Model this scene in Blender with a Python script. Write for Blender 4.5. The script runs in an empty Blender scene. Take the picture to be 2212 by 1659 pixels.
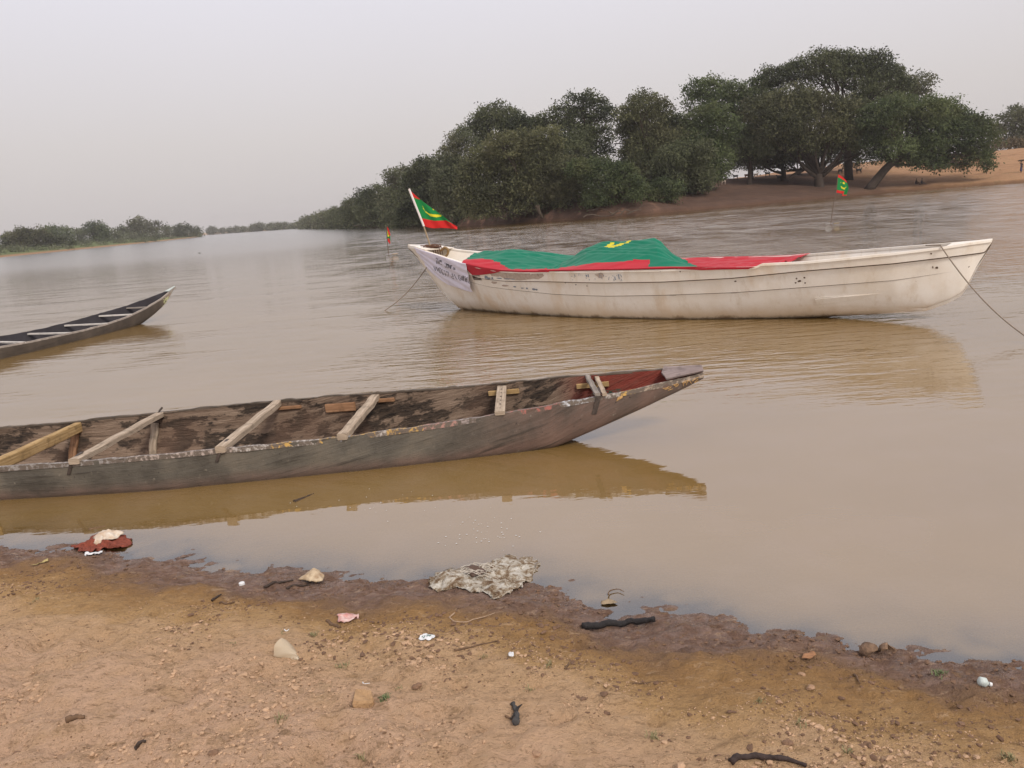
import bpy, bmesh, math, random
import numpy as np
from mathutils import Vector, geometry
random.seed(7); rng = np.random.default_rng(11)
R = math.radians
sc = bpy.context.scene
col = sc.collection

# ------------------------------------------------------------ camera
CAMH = 2.1; PITCH = R(12.71); ROLL = R(4.6); FPX = 1671.0; CX = 1106.0; CY = 829.5
Fv = np.array([0, math.cos(PITCH), -math.sin(PITCH)]); Uv = np.array([0, math.sin(PITCH), math.cos(PITCH)]); Rv = np.array([1., 0, 0])
Xv = math.cos(ROLL)*Rv - math.sin(ROLL)*Uv; Yv = math.sin(ROLL)*Rv + math.cos(ROLL)*Uv
cd = bpy.data.cameras.new('camera'); cam = bpy.data.objects.new('camera', cd); col.objects.link(cam); sc.camera = cam
from mathutils import Matrix
m3 = Matrix((Xv, Yv, -Fv)).transposed(); cam.matrix_world = Matrix.Translation((0, 0, CAMH)) @ m3.to_4x4()
cd.sensor_width = 36; cd.lens = 36*FPX/2212; cd.clip_start = 0.05; cd.clip_end = 6000

# ------------------------------------------------------------ sky, sun, exposure
SUN_EL, SUN_AZ = 42, 150       # a veiled sun behind the camera's right shoulder
w = bpy.data.worlds.new('World'); sc.world = w; w.use_nodes = True
nt = w.node_tree; nt.nodes.clear()
def wn(t, **k):
    n = nt.nodes.new(t)
    for a, b in k.items(): setattr(n, a, b)
    return n
out = wn('ShaderNodeOutputWorld'); bg = wn('ShaderNodeBackground'); sky = wn('ShaderNodeTexSky', sky_type='NISHITA', sun_disc=False)
sky.sun_elevation = R(SUN_EL); sky.sun_rotation = R(SUN_AZ); sky.dust_density = 6; sky.air_density = 1.5
tc = wn('ShaderNodeTexCoord'); sep = wn('ShaderNodeSeparateXYZ'); ramp = wn('ShaderNodeValToRGB'); mix = wn('ShaderNodeMixRGB'); mul = wn('ShaderNodeMixRGB', blend_type='MULTIPLY')
nt.links.new(tc.outputs['Generated'], sep.inputs[0]); nt.links.new(sep.outputs[2], ramp.inputs[0])
SKY_STOPS = [(0.0, (.56, .52, .51)), (0.10, (.63, .59, .585)), (0.28, (.745, .725, .785)), (0.6, (.92, .895, .955)), (1.0, (1.05, 1.0, 1.04))]
e = ramp.color_ramp.elements
e[0].position = 0; e[0].color = (*SKY_STOPS[0][1], 1); e[1].position = 1; e[1].color = (*SKY_STOPS[-1][1], 1)
for p_, c_ in SKY_STOPS[1:-1]:
    q = e.new(p_); q.color = (*c_, 1)
cn = wn('ShaderNodeTexNoise'); cn.inputs['Scale'].default_value = 1.6; cn.inputs['Detail'].default_value = 2
mr = wn('ShaderNodeMapRange'); mr.inputs['To Min'].default_value = .95; mr.inputs['To Max'].default_value = 1.05
nt.links.new(tc.outputs['Generated'], cn.inputs['Vector']); nt.links.new(cn.outputs['Fac'], mr.inputs[0])
sm = wn('ShaderNodeVectorMath', operation='SCALE'); sm.inputs['Scale'].default_value = 10.0   # cloud layer on the sky's own scale
sm2 = wn('ShaderNodeVectorMath', operation='SCALE')
nt.links.new(ramp.outputs[0], sm.inputs[0]); nt.links.new(sm.outputs[0], sm2.inputs[0]); nt.links.new(mr.outputs[0], sm2.inputs['Scale'])
mix.inputs[0].default_value = .93
nt.links.new(sky.outputs[0], mix.inputs[1]); nt.links.new(sm2.outputs[0], mix.inputs[2]); nt.links.new(mix.outputs[0], bg.inputs[0])
bg.inputs[1].default_value = 0.1
nt.links.new(bg.outputs[0], out.inputs[0])
sd = bpy.data.lights.new('sun', 'SUN'); sd.energy = 2.4; sd.angle = R(12); sd.color = (1, .93, .84)
so = bpy.data.objects.new('sun', sd); col.objects.link(so)
el, az = R(SUN_EL), R(SUN_AZ)
sdir = Vector((math.sin(az)*math.cos(el), math.cos(az)*math.cos(el), math.sin(el)))
so.rotation_euler = sdir.to_track_quat('Z', 'Y').to_euler()
sc.view_settings.view_transform = 'Standard'; sc.view_settings.look = 'None'; sc.view_settings.exposure = 0.18; sc.view_settings.gamma = 1
sc.render.engine = 'CYCLES'; sc.cycles.volume_bounces = 0; sc.cycles.transparent_max_bounces = 24

# ------------------------------------------------------------ helpers
Cpos = np.array([0, 0, CAMH])
def ray(u, v): return Fv*FPX + Xv*(u-CX) - Yv*(v-CY)
def G(u, v, z=0.0):
    q = ray(u, v); return Cpos + q*(z-CAMH)/q[2]
def AT(u, v, d):
    q = ray(u, v); return Cpos + q*d/q[1]
def hsh(ix, iy, s):
    n = (ix*374761393 + iy*668265263 + s*1274126177) & 0x7fffffff
    n = ((n ^ (n >> 13))*1274126177) & 0x7fffffff
    return ((n ^ (n >> 16)) & 0xffff)/65535.0
def vnoise(x, y, s=0):
    x = np.asarray(x, float); y = np.asarray(y, float)
    ix = np.floor(x).astype(np.int64); iy = np.floor(y).astype(np.int64); fx = x-ix; fy = y-iy
    fx = fx*fx*(3-2*fx); fy = fy*fy*(3-2*fy)
    a = hsh(ix, iy, s); b = hsh(ix+1, iy, s); c = hsh(ix, iy+1, s); d = hsh(ix+1, iy+1, s)
    return (a*(1-fx)+b*fx)*(1-fy)+(c*(1-fx)+d*fx)*fy*1.0
def fbm(x, y, s=0, o=4):
    t = 0; a = .5; n = 0
    for i in range(o):
        t = t + a*vnoise(x*2**i, y*2**i, s+i*17); n += a; a *= .5
    return t/n
def fast_mesh(name, V, F, mats, parent=None, mi=None, smooth=False, attrs=None, uv=None):
    """V (n,3), F (m,k) of equal sized faces"""
    V = np.asarray(V, np.float32); F = np.asarray(F, np.int32); k = F.shape[1]
    me = bpy.data.meshes.new(name); me.vertices.add(len(V)); me.vertices.foreach_set('co', V.ravel())
    me.loops.add(F.size); me.loops.foreach_set('vertex_index', F.ravel())
    me.polygons.add(len(F)); me.polygons.foreach_set('loop_start', np.arange(0, F.size, k, dtype=np.int32))
    me.polygons.foreach_set('loop_total', np.full(len(F), k, np.int32))
    for m in (mats if isinstance(mats, (list, tuple)) else [mats]): me.materials.append(m)
    if mi is not None: me.polygons.foreach_set('material_index', np.asarray(mi, np.int32))
    me.polygons.foreach_set('use_smooth', np.full(len(F), smooth))
    if uv is not None:
        l = me.uv_layers.new(name='UVMap'); l.data.foreach_set('uv', np.asarray(uv, np.float32)[F.ravel()].ravel())
    for a, vals in (attrs or {}).items():
        at = me.attributes.new(a, 'FLOAT', 'POINT'); at.data.foreach_set('value', np.asarray(vals, np.float32))
    me.update(calc_edges=True)
    o = bpy.data.objects.new(name, me); col.objects.link(o)
    if parent: o.parent = parent; o.matrix_parent_inverse = Matrix.Translation(-parent.location)
    return o
class MB:
    def __init__(s): s.v = []; s.f = []; s.m = []; s.uv = []
    def add(s, vs, fs, m=0, uv=None):
        b = len(s.v); s.v += [tuple(map(float, p)) for p in vs]; s.f += [tuple(i+b for i in f) for f in fs]; s.m += [m]*len(fs)
        s.uv += [tuple(q) for q in uv] if uv is not None else [(p[0], p[2]) for p in vs]
    def grid(s, P, m=0, uv=None, close=False):
        P = np.asarray(P, float); n, k = P.shape[:2]; fs = []
        for i in range(n-1):
            for j in range(k-1 if not close else k):
                a = i*k+j; b = i*k+(j+1) % k; fs.append((a, b, b+k, a+k))
        s.add(P.reshape(-1, 3), fs, m, None if uv is None else np.asarray(uv).reshape(-1, 2))
    def tube(s, pts, rad, n=8, m=0, caps=True):
        pts = [Vector(p) for p in pts]; rad = rad if hasattr(rad, '__len__') else [rad]*len(pts)
        rows = []; uvs = []; L = 0; up = None
        for i, p in enumerate(pts):
            t = (pts[min(i+1, len(pts)-1)]-pts[max(i-1, 0)])
            if t.length < 1e-9: t = Vector((0, 0, 1))
            t.normalize()
            if up is None: up = Vector((0, 0, 1)) if abs(t.z) < .9 else Vector((1, 0, 0))
            a = t.cross(up); a.normalize(); b = a.cross(t); up = b
            if i: L += (p-pts[i-1]).length
            rows.append([p+(a*math.cos(2*math.pi*j/n)+b*math.sin(2*math.pi*j/n))*rad[i] for j in range(n)])
            uvs.append([(L, j/n*6.28*rad[i]) for j in range(n)])
        base = len(s.v); s.grid([[tuple(q) for q in r] for r in rows], m, uvs, close=True)
        if caps:
            s.f.append(tuple(base+j for j in range(n))); s.m.append(m)
            k = base+(len(pts)-1)*n; s.f.append(tuple(k+j for j in reversed(range(n)))); s.m.append(m)
    def beam(s, a, b, w, h, m=0, up=(0, 0, 1), seg=1, wob=0.0, sd=0):
        a = Vector(a); b = Vector(b); t = (b-a).normalized(); x = t.cross(Vector(up)).normalized(); y = x.cross(t)
        rows = []; uvs = []; L = (b-a).length; ch = .18
        for i in range(seg+1):
            c = a.lerp(b, i/seg)
            c = c + x*(math.sin(i*2.1+sd)*wob)+y*(math.cos(i*1.7+sd*2)*wob*.6)
            prof = [(-1+ch, -1), (1-ch, -1), (1, -1+ch), (1, 1-ch), (1-ch, 1), (-1+ch, 1), (-1, 1-ch), (-1, -1+ch)]
            rows.append([tuple(c+x*w/2*p+y*h/2*q) for p, q in prof]); uvs.append([(i/seg*L+sd, (p+q*2)*w*.5) for p, q in prof])
        base = len(s.v); s.grid(rows, m, uvs, close=True); k = base+seg*8
        s.f.append(tuple(base+j for j in range(8))); s.m.append(m); s.f.append(tuple(k+j for j in reversed(range(8)))); s.m.append(m)
    def build(s, name, mats, parent=None, smooth=False, recalc=True):
        me = bpy.data.meshes.new(name); me.from_pydata(s.v, [], s.f)
        for m in (mats if isinstance(mats, (list, tuple)) else [mats]): me.materials.append(m)
        me.polygons.foreach_set('material_index', s.m)
        l = me.uv_layers.new(name='UVMap'); idx = np.zeros(len(me.loops), np.int32); me.loops.foreach_get('vertex_index', idx)
        l.data.foreach_set('uv', np.array(s.uv, np.float32)[idx].ravel())
        if recalc:
            bm = bmesh.new(); bm.from_mesh(me); bmesh.ops.recalc_face_normals(bm, faces=bm.faces); bm.to_mesh(me); bm.free()
        me.polygons.foreach_set('use_smooth', [smooth]*len(me.polygons)); me.update()
        o = bpy.data.objects.new(name, me); col.objects.link(o)
        if parent: o.parent = parent; o.matrix_parent_inverse = Matrix.Translation(-parent.location)
        return o
def tag(o, label=None, cat=None, group=None, kind=None):
    if label: o['label'] = label
    if cat: o['category'] = cat
    if group: o['group'] = group
    if kind: o['kind'] = kind
    return o
def empty(name, loc, label, cat, group=None):
    o = bpy.data.objects.new(name, None); o.empty_display_size = .1; o.location = tuple(map(float, loc)); col.objects.link(o)
    return tag(o, label, cat, group)
def curve(pts, n):
    """smooth polyline through pts, n samples"""
    P = np.array(pts, float); t = np.r_[0, np.cumsum(np.linalg.norm(np.diff(P, axis=0), axis=1))]
    q = np.linspace(0, t[-1], n); out_ = []
    T = np.gradient(P, t, axis=0) if len(P) > 2 else np.repeat([(P[1]-P[0])/t[-1]], 2, 0)
    for x in q:
        i = min(max(np.searchsorted(t, x)-1, 0), len(t)-2); h = t[i+1]-t[i]; s_ = (x-t[i])/h
        out_.append((2*s_**3-3*s_**2+1)*P[i]+(s_**3-2*s_**2+s_)*h*T[i]+(-2*s_**3+3*s_**2)*P[i+1]+(s_**3-s_**2)*h*T[i+1])
    return np.array(out_)

def absorb(target, src):
    """painted marks become part of the surface they are painted on"""
    me = target.data; off = len(me.materials)
    for m in src.data.materials: me.materials.append(m)
    for p in src.data.polygons: p.material_index += off
    bm = bmesh.new(); bm.from_mesh(me); bm.from_mesh(src.data); bm.to_mesh(me); bm.free(); old = src.data; bpy.data.objects.remove(src); bpy.data.meshes.remove(old); me.update()

# ------------------------------------------------------------ material kit
class NT:
    def __init__(s, name, rough=.8, spec=.3):
        s.m = bpy.data.materials.new(name); s.m.use_nodes = True; s.t = s.m.node_tree; s.b = s.t.nodes['Principled BSDF']; s.o = s.t.nodes['Material Output']
        s.b.inputs['Roughness'].default_value = rough; s.b.inputs['Specular IOR Level'].default_value = spec
    def n(s, t, **k):
        x = s.t.nodes.new(t)
        for a, b in k.items(): setattr(x, a, b)
        return x
    def l(s, a, b): s.t.links.new(a, b)
    def coord(s, kind='Object', scale=(1, 1, 1), rot=(0, 0, 0)):
        if kind in ('Object', 'UV', 'Generated'): c = s.n('ShaderNodeTexCoord').outputs[kind]
        else: c = s.n('ShaderNodeNewGeometry').outputs['Position']
        mp = s.n('ShaderNodeMapping'); mp.inputs['Scale'].default_value = scale; mp.inputs['Rotation'].default_value = rot; s.l(c, mp.inputs[0]); return mp.outputs[0]
    def noise(s, vec, scale, detail=4, rough=.6, dist=0):
        x = s.n('ShaderNodeTexNoise'); x.inputs['Scale'].default_value = scale; x.inputs['Detail'].default_value = detail; x.inputs['Roughness'].default_value = rough; x.inputs['Distortion'].default_value = dist
        s.l(vec, x.inputs['Vector']); return x.outputs['Fac']
    def ramp(s, fac, stops):
        x = s.n('ShaderNodeValToRGB'); e_ = x.color_ramp.elements
        def c4(c): return (*c, 1) if hasattr(c, '__len__') else (c, c, c, 1)
        e_[0].position = stops[0][0]; e_[0].color = c4(stops[0][1]); e_[1].position = stops[-1][0]; e_[1].color = c4(stops[-1][1])
        for p_, c_ in stops[1:-1]: y = e_.new(p_); y.color = c4(c_)
        s.l(fac, x.inputs[0]); return x.outputs[0]
    def mix(s, fac, a, b, mode='MIX'):
        x = s.n('ShaderNodeMixRGB', blend_type=mode)
        for i, y in ((0, fac), (1, a), (2, b)):
            if isinstance(y, bpy.types.NodeSocket): s.l(y, x.inputs[i])
            elif i == 0: x.inputs[0].default_value = y
            else: x.inputs[i].default_value = (*y, 1)
        return x.outputs[0]
    def math(s, op, a, b=0.0, clamp=False):
        x = s.n('ShaderNodeMath', operation=op, use_clamp=clamp)
        for i, y in ((0, a), (1, b)):
            if isinstance(y, bpy.types.NodeSocket): s.l(y, x.inputs[i])
            else: x.inputs[i].default_value = y
        return x.outputs[0]
    def attr(s, name): return s.n('ShaderNodeAttribute', attribute_name=name).outputs['Fac']
    def sepz(s, vec): x = s.n('ShaderNodeSeparateXYZ'); s.l(vec, x.inputs[0]); return x.outputs
    def smooth(s, x, a, b, lo=0., hi=1.):
        y = s.n('ShaderNodeMapRange', interpolation_type='SMOOTHSTEP'); s.l(x, y.inputs[0])
        for k, v_ in ((1, a), (2, b), (3, lo), (4, hi)): y.inputs[k].default_value = v_
        return y.outputs[0]
    def bump(s, h, dist=.01, strength=1.0, nrm=None):
        x = s.n('ShaderNodeBump'); x.inputs['Distance'].default_value = dist; x.inputs['Strength'].default_value = strength; s.l(h, x.inputs['Height'])
        if nrm: s.l(nrm, x.inputs['Normal'])
        return x.outputs[0]
    def base(s, c):
        if isinstance(c, bpy.types.NodeSocket): s.l(c, s.b.inputs['Base Color'])
        else: s.b.inputs['Base Color'].default_value = (*c, 1)
    def set(s, k, v_):
        if isinstance(v_, bpy.types.NodeSocket): s.l(v_, s.b.inputs[k])
        else: s.b.inputs[k].default_value = v_

def simple(name, c, rough=.75, var=.25, scale=20, bump=.002, spec=.3, kind='Object', c2=None):
    k = NT(name, rough, spec); co = k.coord(kind); n_ = k.noise(co, scale)
    c2 = c2 or tuple(x*(1-var) for x in c)
    k.base(k.ramp(n_, [(.3, c2), (.7, c)])); k.set('Normal', k.bump(k.noise(co, scale*3), bump)); return k.m

# ------------------------------------------------------------ shore lines and land heights
SHORE = np.array([(-60, 18), (-30, 12), (-14, 8.2), (-8, 6.5), (-5.2, 5.75), (-3.95, 5.42), (-3.25, 5.18), (-2.75, 5.12), (-2.25, 4.82), (-1.7, 4.62), (-1.2, 4.42), (-.6, 4.30), (.05, 4.08), (.6, 3.72), (1.1, 3.47), (1.5, 3.25), (2.15, 3.02), (3.2, 2.55), (5, 1.6), (9, -1), (30, -14), (60, -30)], float)
RSHORE = np.array([(-760, 1750), (-516, 1364), (-400, 1144), (-295, 957), (-235, 842), (-190, 760), (-160, 690), (-90, 432), (-54.6, 309), (-26, 194), (-14, 153), (-6, 131), (1.5, 118), (8, 111), (14, 107.7), (20, 105.5), (26.6, 107), (34, 110.5), (42, 115.5), (51, 121), (60, 125), (69, 127), (75, 125), (80.3, 120.5), (95, 108), (130, 85), (250, 20), (420, -60)], float)
LSHORE = np.array([(-90, -60), (-118, 60), (-142, 180), (-152, 253), (-155, 275), (-162, 315), (-170, 365), (-190, 455), (-228, 603), (-290, 690), (-420, 800), (-700, 960)], float)
def pdist(x, y, P):
    x = np.asarray(x, float); y = np.asarray(y, float); best = np.full(x.shape, 1e9); sg = np.zeros(x.shape)
    for i in range(len(P)-1):
        ax, ay = P[i]; dx, dy = P[i+1]-P[i]; L2 = dx*dx+dy*dy
        t = np.clip(((x-ax)*dx+(y-ay)*dy)/L2, 0, 1); ex = x-ax-t*dx; ey = y-ay-t*dy; d = ex*ex+ey*ey
        k = d < best; best = np.where(k, d, best); sg = np.where(k, np.sign(dx*ey-dy*ex), sg)
    return np.sqrt(best)*sg      # + to the left of the travel direction
def beach_d(x, y): return -pdist(x, y, SHORE) + (fbm(np.asarray(x)*2.2, np.asarray(y)*2.2, 5, 3)-.5)*.34
def beach_h(x, y, fine=True):
    x = np.asarray(x, float); y = np.asarray(y, float); d = beach_d(x, y)
    h = np.where(d > 0, .50*(1-np.exp(-np.maximum(d, 0)/2.3))-.008, .11*np.minimum(d, 0)-.008)
    h = np.maximum(h, -1.2)
    near = np.exp(-((d-.28)/.45)**2)
    h = h + near*((fbm(x*4, y*8, 31, 4)-.5)*.075 + (np.abs(fbm(x*8, y*14, 33, 3)-.5)-.1)*.07)
    if fine:
        dry = 1/(1+np.exp(-(d-.9)*4))
        rr = fbm(x*3.1, y*3.1, 41, 4)
        h = h + (fbm(x*1.3, y*1.3, 3, 3)-.5)*.05*dry + (fbm(x*5.5, y*7, 303, 3)-.5)*.055*dry - np.maximum(.40-fbm(x*3.3+4, y*4.6, 377, 2), 0)*.20*dry
        h = h + dry*(np.maximum(rr-.5, 0)*.05 - np.maximum(.43-fbm(x*4.2+9, y*4.2, 77, 2), 0)*.16)
        h = h + (fbm(x*15, y*24, 51, 4)-.5)*(.026+.010*dry)*(d > -.5) - np.maximum(fbm(x*9, y*15, 151, 3)-.60, 0)*.10*(d > 0)
        cl = fbm(x*38, y*44, 61, 2); h = h + np.maximum(cl-.62, 0)*.07*(.35+.65*dry)*(d > -.2)
    return h
def interp_prof(d, P): return np.interp(d, [p[0] for p in P], [p[1] for p in P])
def rbank_h(x, y):
    x = np.asarray(x, float); y = np.asarray(y, float); d = pdist(x, y, RSHORE)
    a = interp_prof(d, [(-30, -1.5), (0, -.06), (.5, .38), (2, .75), (6, 1.4), (12, 2.55), (18, 3.6), (24, 4.35), (36, 4.6), (80, 4.4), (600, 4.5)])
    b = interp_prof(d, [(-30, -1.5), (0, -.08), (.6, .9), (2.5, 2.1), (5, 2.8), (10, 3.3), (25, 4.0), (80, 4.2), (600, 4.4)])
    c = interp_prof(d, [(-30, -1.5), (0, -.06), (.5, .45), (3, .9), (12, 2.4), (22, 3.8), (34, 5.2), (60, 6.4), (120, 7.0), (600, 7)])
    t = np.clip((x-16)/10, 0, 1); t2 = np.clip((x-66)/14, 0, 1)
    h = b*(1-t)+a*t; h = h*(1-t2)+c*t2
    return h + (fbm(x*.35, y*.35, 9, 4)-.5)*np.clip(d*.25, 0, 1)*.55
def lbank_h(x, y):
    x = np.asarray(x, float); y = np.asarray(y, float); d = pdist(x, y, LSHORE)
    h = interp_prof(d, [(-30, -1.5), (0, -.06), (1.5, .5), (8, 1.2), (25, 2.3), (60, 3.6), (120, 4.2), (600, 4.6)])
    return h + (fbm(x*.12, y*.12, 19, 4)-.5)*np.clip(d*.1, 0, 1)*1.2
def hit(u, v, hf, d0, d1, n=1500):
    q = ray(u, v); t = np.linspace(d0, d1, n)/q[1]; P = Cpos[None]+q[None]*t[:, None]
    z = hf(P[:, 0], P[:, 1]); k = np.nonzero(P[:, 2] <= z)[0]
    return P[k[0]] if len(k) else None
def BG(u, v):            # a pixel's point on the beach
    p = G(u, v, .1)
    for _ in range(12): p = G(u, v, max(0.0, float(beach_h(p[0], p[1]))))
    return p

# ------------------------------------------------------------ ground materials
def mat_sand():
    k = NT('beach_sand', .9, .25); P = k.coord('World'); d = k.attr('shore')
    big = k.noise(P, 1.1, 5); mid = k.noise(P, 7, 5); fine = k.noise(P, 60, 5, .7); vf = k.noise(P, 260, 3, .7)
    dd = k.math('ADD', d, k.math('MULTIPLY', k.math('SUBTRACT', big, .5), .9)); dd = k.math('ADD', dd, k.math('MULTIPLY', k.math('SUBTRACT', mid, .5), .30))
    wet = k.ramp(dd, [(.0, (.17, .108, .086)), (.28, (.25, .158, .122)), (.42, (.26, .158, .092)), (.60, (.36, .205, .085)), (.85, (.50, .31, .145)), (1.0, (.60, .39, .22))])
    dry2 = k.mix(k.smooth(mid, .4, .75), (.68, .445, .295), (.59, .38, .225))
    mud = k.noise(k.coord('World', (7, 17, 9), (0, 0, R(-14))), 1.0, 5, .7, .7); mudc = k.ramp(mud, [(.34, (.12, .068, .048)), (.48, (.20, .118, .082)), (.60, (.30, .195, .155)), (.72, (.36, .22, .13))]); wet = k.mix(k.smooth(dd, .50, .30, 0, .75), wet, mudc)
    c = k.mix(k.smooth(dd, .9, 1.7), wet, dry2)
    c = k.mix(k.smooth(fine, .56, .74, 0, .45), c, (.30, .175, .09))
    c = k.mix(k.smooth(vf, .6, .8, 0, .35), c, (.26, .165, .10)); c = k.mix(k.smooth(vf, .42, .28, 0, .3), c, (.68, .50, .35))
    mot = k.noise(k.coord('World', (10, 24, 20), (0, 0, R(14))), 1.0, 5, .75, .6); c = k.mix(k.smooth(mot, .53, .66, 0, .62), c, (.27, .165, .085)); c = k.mix(k.smooth(mot, .44, .34, 0, .4), c, (.66, .46, .30)); mo2 = k.noise(k.coord('World', (34, 70, 60), (0, 0, R(10))), 1.0, 4, .7, .4); c = k.mix(k.smooth(mo2, .56, .66, 0, .6), c, (.22, .13, .07))  # dark mottling puts crevice shade and wet clumps into the sand colour
    grn = k.math('MULTIPLY', k.smooth(k.noise(P, 3.3, 4), .6, .78, 0, .35), k.smooth(d, .9, 1.5)); c = k.mix(grn, c, (.26, .21, .085))
    k.base(c)
    wr = k.smooth(dd, .5, .05, 0, 1); wr2 = k.math('MULTIPLY', wr, k.smooth(k.noise(P, 11, 3), .38, .56))
    rr = k.n('ShaderNodeMapRange'); k.l(wr2, rr.inputs[0]); rr.inputs[3].default_value = .92; rr.inputs[4].default_value = .22; k.set('Roughness', rr.outputs[0])
    sp = k.n('ShaderNodeMapRange'); k.l(wr2, sp.inputs[0]); sp.inputs[3].default_value = .15; sp.inputs[4].default_value = .7; k.set('Specular IOR Level', sp.outputs[0])
    h = k.math('ADD', k.math('MULTIPLY', fine, .6), k.math('MULTIPLY', vf, .35)); h = k.math('ADD', h, k.math('MULTIPLY', k.noise(P, 22, 4), .9))
    k.set('Normal', k.bump(h, .045, 1.0)); return k.m
def mat_rbank():
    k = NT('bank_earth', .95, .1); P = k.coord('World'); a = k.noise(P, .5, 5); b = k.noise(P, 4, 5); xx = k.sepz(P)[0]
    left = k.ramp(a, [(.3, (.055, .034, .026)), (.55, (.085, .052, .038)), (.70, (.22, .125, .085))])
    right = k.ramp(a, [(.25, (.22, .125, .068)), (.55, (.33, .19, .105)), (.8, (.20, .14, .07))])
    midc = k.ramp(a, [(.3, (.062, .038, .029)), (.7, (.10, .060, .042))])  # left and mid earth darkened to carry the canopy's shade in their colour
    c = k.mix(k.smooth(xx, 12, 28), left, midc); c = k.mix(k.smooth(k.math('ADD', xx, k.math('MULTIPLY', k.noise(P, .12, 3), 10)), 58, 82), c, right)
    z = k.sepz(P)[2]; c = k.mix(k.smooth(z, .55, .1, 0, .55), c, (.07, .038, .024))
    c = k.mix(k.smooth(b, .5, .75, 0, .45), c, (.10, .06, .035)); k.base(c); k.set('Normal', k.bump(k.math('ADD', a, b), .12, .8)); return k.m
def mat_far():
    k = NT('far_bank_earth', .95, .1); P = k.coord('World'); a = k.noise(P, .06, 5); z = k.sepz(P)[2]
    k.base(k.mix(k.smooth(z, 1.5, 4.2), k.ramp(a, [(.3, (.42, .27, .19)), (.7, (.56, .39, .28))]), (.22, .19, .11))); return k.m
def mat_lbank():
    k = NT('grassy_bank', .95, .1); P = k.coord('World'); a = k.noise(P, .09, 5); b = k.noise(P, .8, 5); z = k.sepz(P)[2]
    c = k.ramp(a, [(.3, (.070, .092, .034)), (.6, (.11, .13, .052)), (.8, (.16, .145, .075))]); c = k.mix(k.smooth(b, .45, .75, 0, .5), c, (.07, .10, .03))
    c = k.mix(k.smooth(z, .85, .2), c, (.25, .15, .085)); k.base(c); k.set('Normal', k.bump(b, .5, .8)); return k.m
M_SAND = mat_sand()

# beach: one sheet, fine where the camera looks at it
gx = np.r_[-60, -45, -32, -22, -15, -11, -8.5, -7, -6, np.arange(-5.2, 3.4, .0185), 3.8, 4.6, 6, 9, 15, 25, 40, 60]
gy = np.r_[-45, -30, -18, -10, -5, -2, 0, .8, 1.3, np.arange(1.6, 6.3, .0185), 6.6, 7.2, 8.2, 10, 13, 18, 24]
XX, YY = np.meshgrid(gx, gy); ZZ = beach_h(XX, YY)
n, m = XX.shape; idx = np.arange(n*m).reshape(n, m)
F = np.stack([idx[:-1, :-1], idx[:-1, 1:], idx[1:, 1:], idx[1:, :-1]], -1).reshape(-1, 4)
o = fast_mesh('beach', np.stack([XX, YY, ZZ], -1).reshape(-1, 3), F, M_SAND, smooth=True, attrs={'shore': beach_d(XX, YY).ravel()}); tag(o, kind='structure')

def bank(name, S, hf, dirv, rows, m, step):
    P = curve(S, step); P[:, :2] += 0
    rows = np.array(rows, float); X_ = P[:, 0][None]+dirv[0]*rows[:, None]; Y_ = P[:, 1][None]+dirv[1]*rows[:, None]
    Z_ = hf(X_, Y_); n, m_ = X_.shape; idx = np.arange(n*m_).reshape(n, m_)
    F = np.stack([idx[:-1, :-1], idx[:-1, 1:], idx[1:, 1:], idx[1:, :-1]], -1).reshape(-1, 4)
    return tag(fast_mesh(name, np.stack([X_, Y_, Z_], -1).reshape(-1, 3), F, m, smooth=True), kind='structure')
rows = np.r_[-6, -2, -.6, -.2, np.arange(0, 3, .3), np.arange(3, 12, .8), np.arange(12, 44, 1.4), 48, 56, 70, 90, 130, 200, 330, 500]
iR = 6
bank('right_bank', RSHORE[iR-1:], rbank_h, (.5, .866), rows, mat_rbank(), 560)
bank('far_bank', RSHORE[:iR], rbank_h, (.5, .866), np.r_[-6, -1, 0, 1, 2, 4, 7, 11, 16, 24, 36, 60, 120, 300, 500], mat_far(), 220)
bank('left_bank', LSHORE, lbank_h, (-1, .0), np.r_[-6, -1, -.3, 0, .5, 1, 2, 4, 7, 11, 16, 22, 30, 40, 55, 75, 100, 150, 250, 420], mat_lbank(), 420)

# ------------------------------------------------------------ hulls (tables: station, half beam, near rail, far rail)
class Hull:
    """A -> B centre line, station s in 0..1 (may run below 0); side +1 is the side nearest the beach"""
    def __init__(h, A, B, T, keel, prof, th):
        h.A = np.array(A, float); h.B = np.array(B, float); D = h.B-h.A; h.L = np.linalg.norm(D); h.D = D/h.L; h.N = np.array([h.D[1], -h.D[0]])
        h.T = np.array(T); h.K = np.array(keel); h.prof = prof; h.th = th
    def b(h, s): return np.interp(s, h.T[:, 0], h.T[:, 1])
    def rail(h, s, side): return np.interp(s, h.T[:, 0], h.T[:, 2 if side > 0 else 3])
    def keel(h, s): return np.interp(s, h.K[:, 0], h.K[:, 1])
    def pt(h, s, z, side=1, out=0.0):
        zk = h.keel(s); zg = h.rail(s, side); q = min(1, max(0, (z-zk)/max(zg-zk, 1e-6)))
        o_ = max(0.0, h.b(s)*h.prof(s, q) + out) if h.b(s) > 1e-6 or out > 0 else 0
        return (*(h.A+h.D*h.L*s+h.N*side*o_), z)
    def across(h, s, t, z):                      # t in -1..1, +1 the near rail
        return (*(h.A+h.D*h.L*s+h.N*h.b(s)*t), z)
    def waterline(h, S, out):
        near, far = [], []
        for s in S:
            if h.keel(s) < -.004:
                near.append(h.pt(s, 0, 1, out)[:2]); far.append(h.pt(s, 0, -1, out)[:2])
        return near+far[::-1]
HQ = [1, .95, .88, .8, .7, .6, .5, .4, .3, .2, .12, .06, .02, 0]
def pirogue_prof(s, q): return (q**.2)*(1+.2*(1-q)) if q > 0 else 0.0
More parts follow.
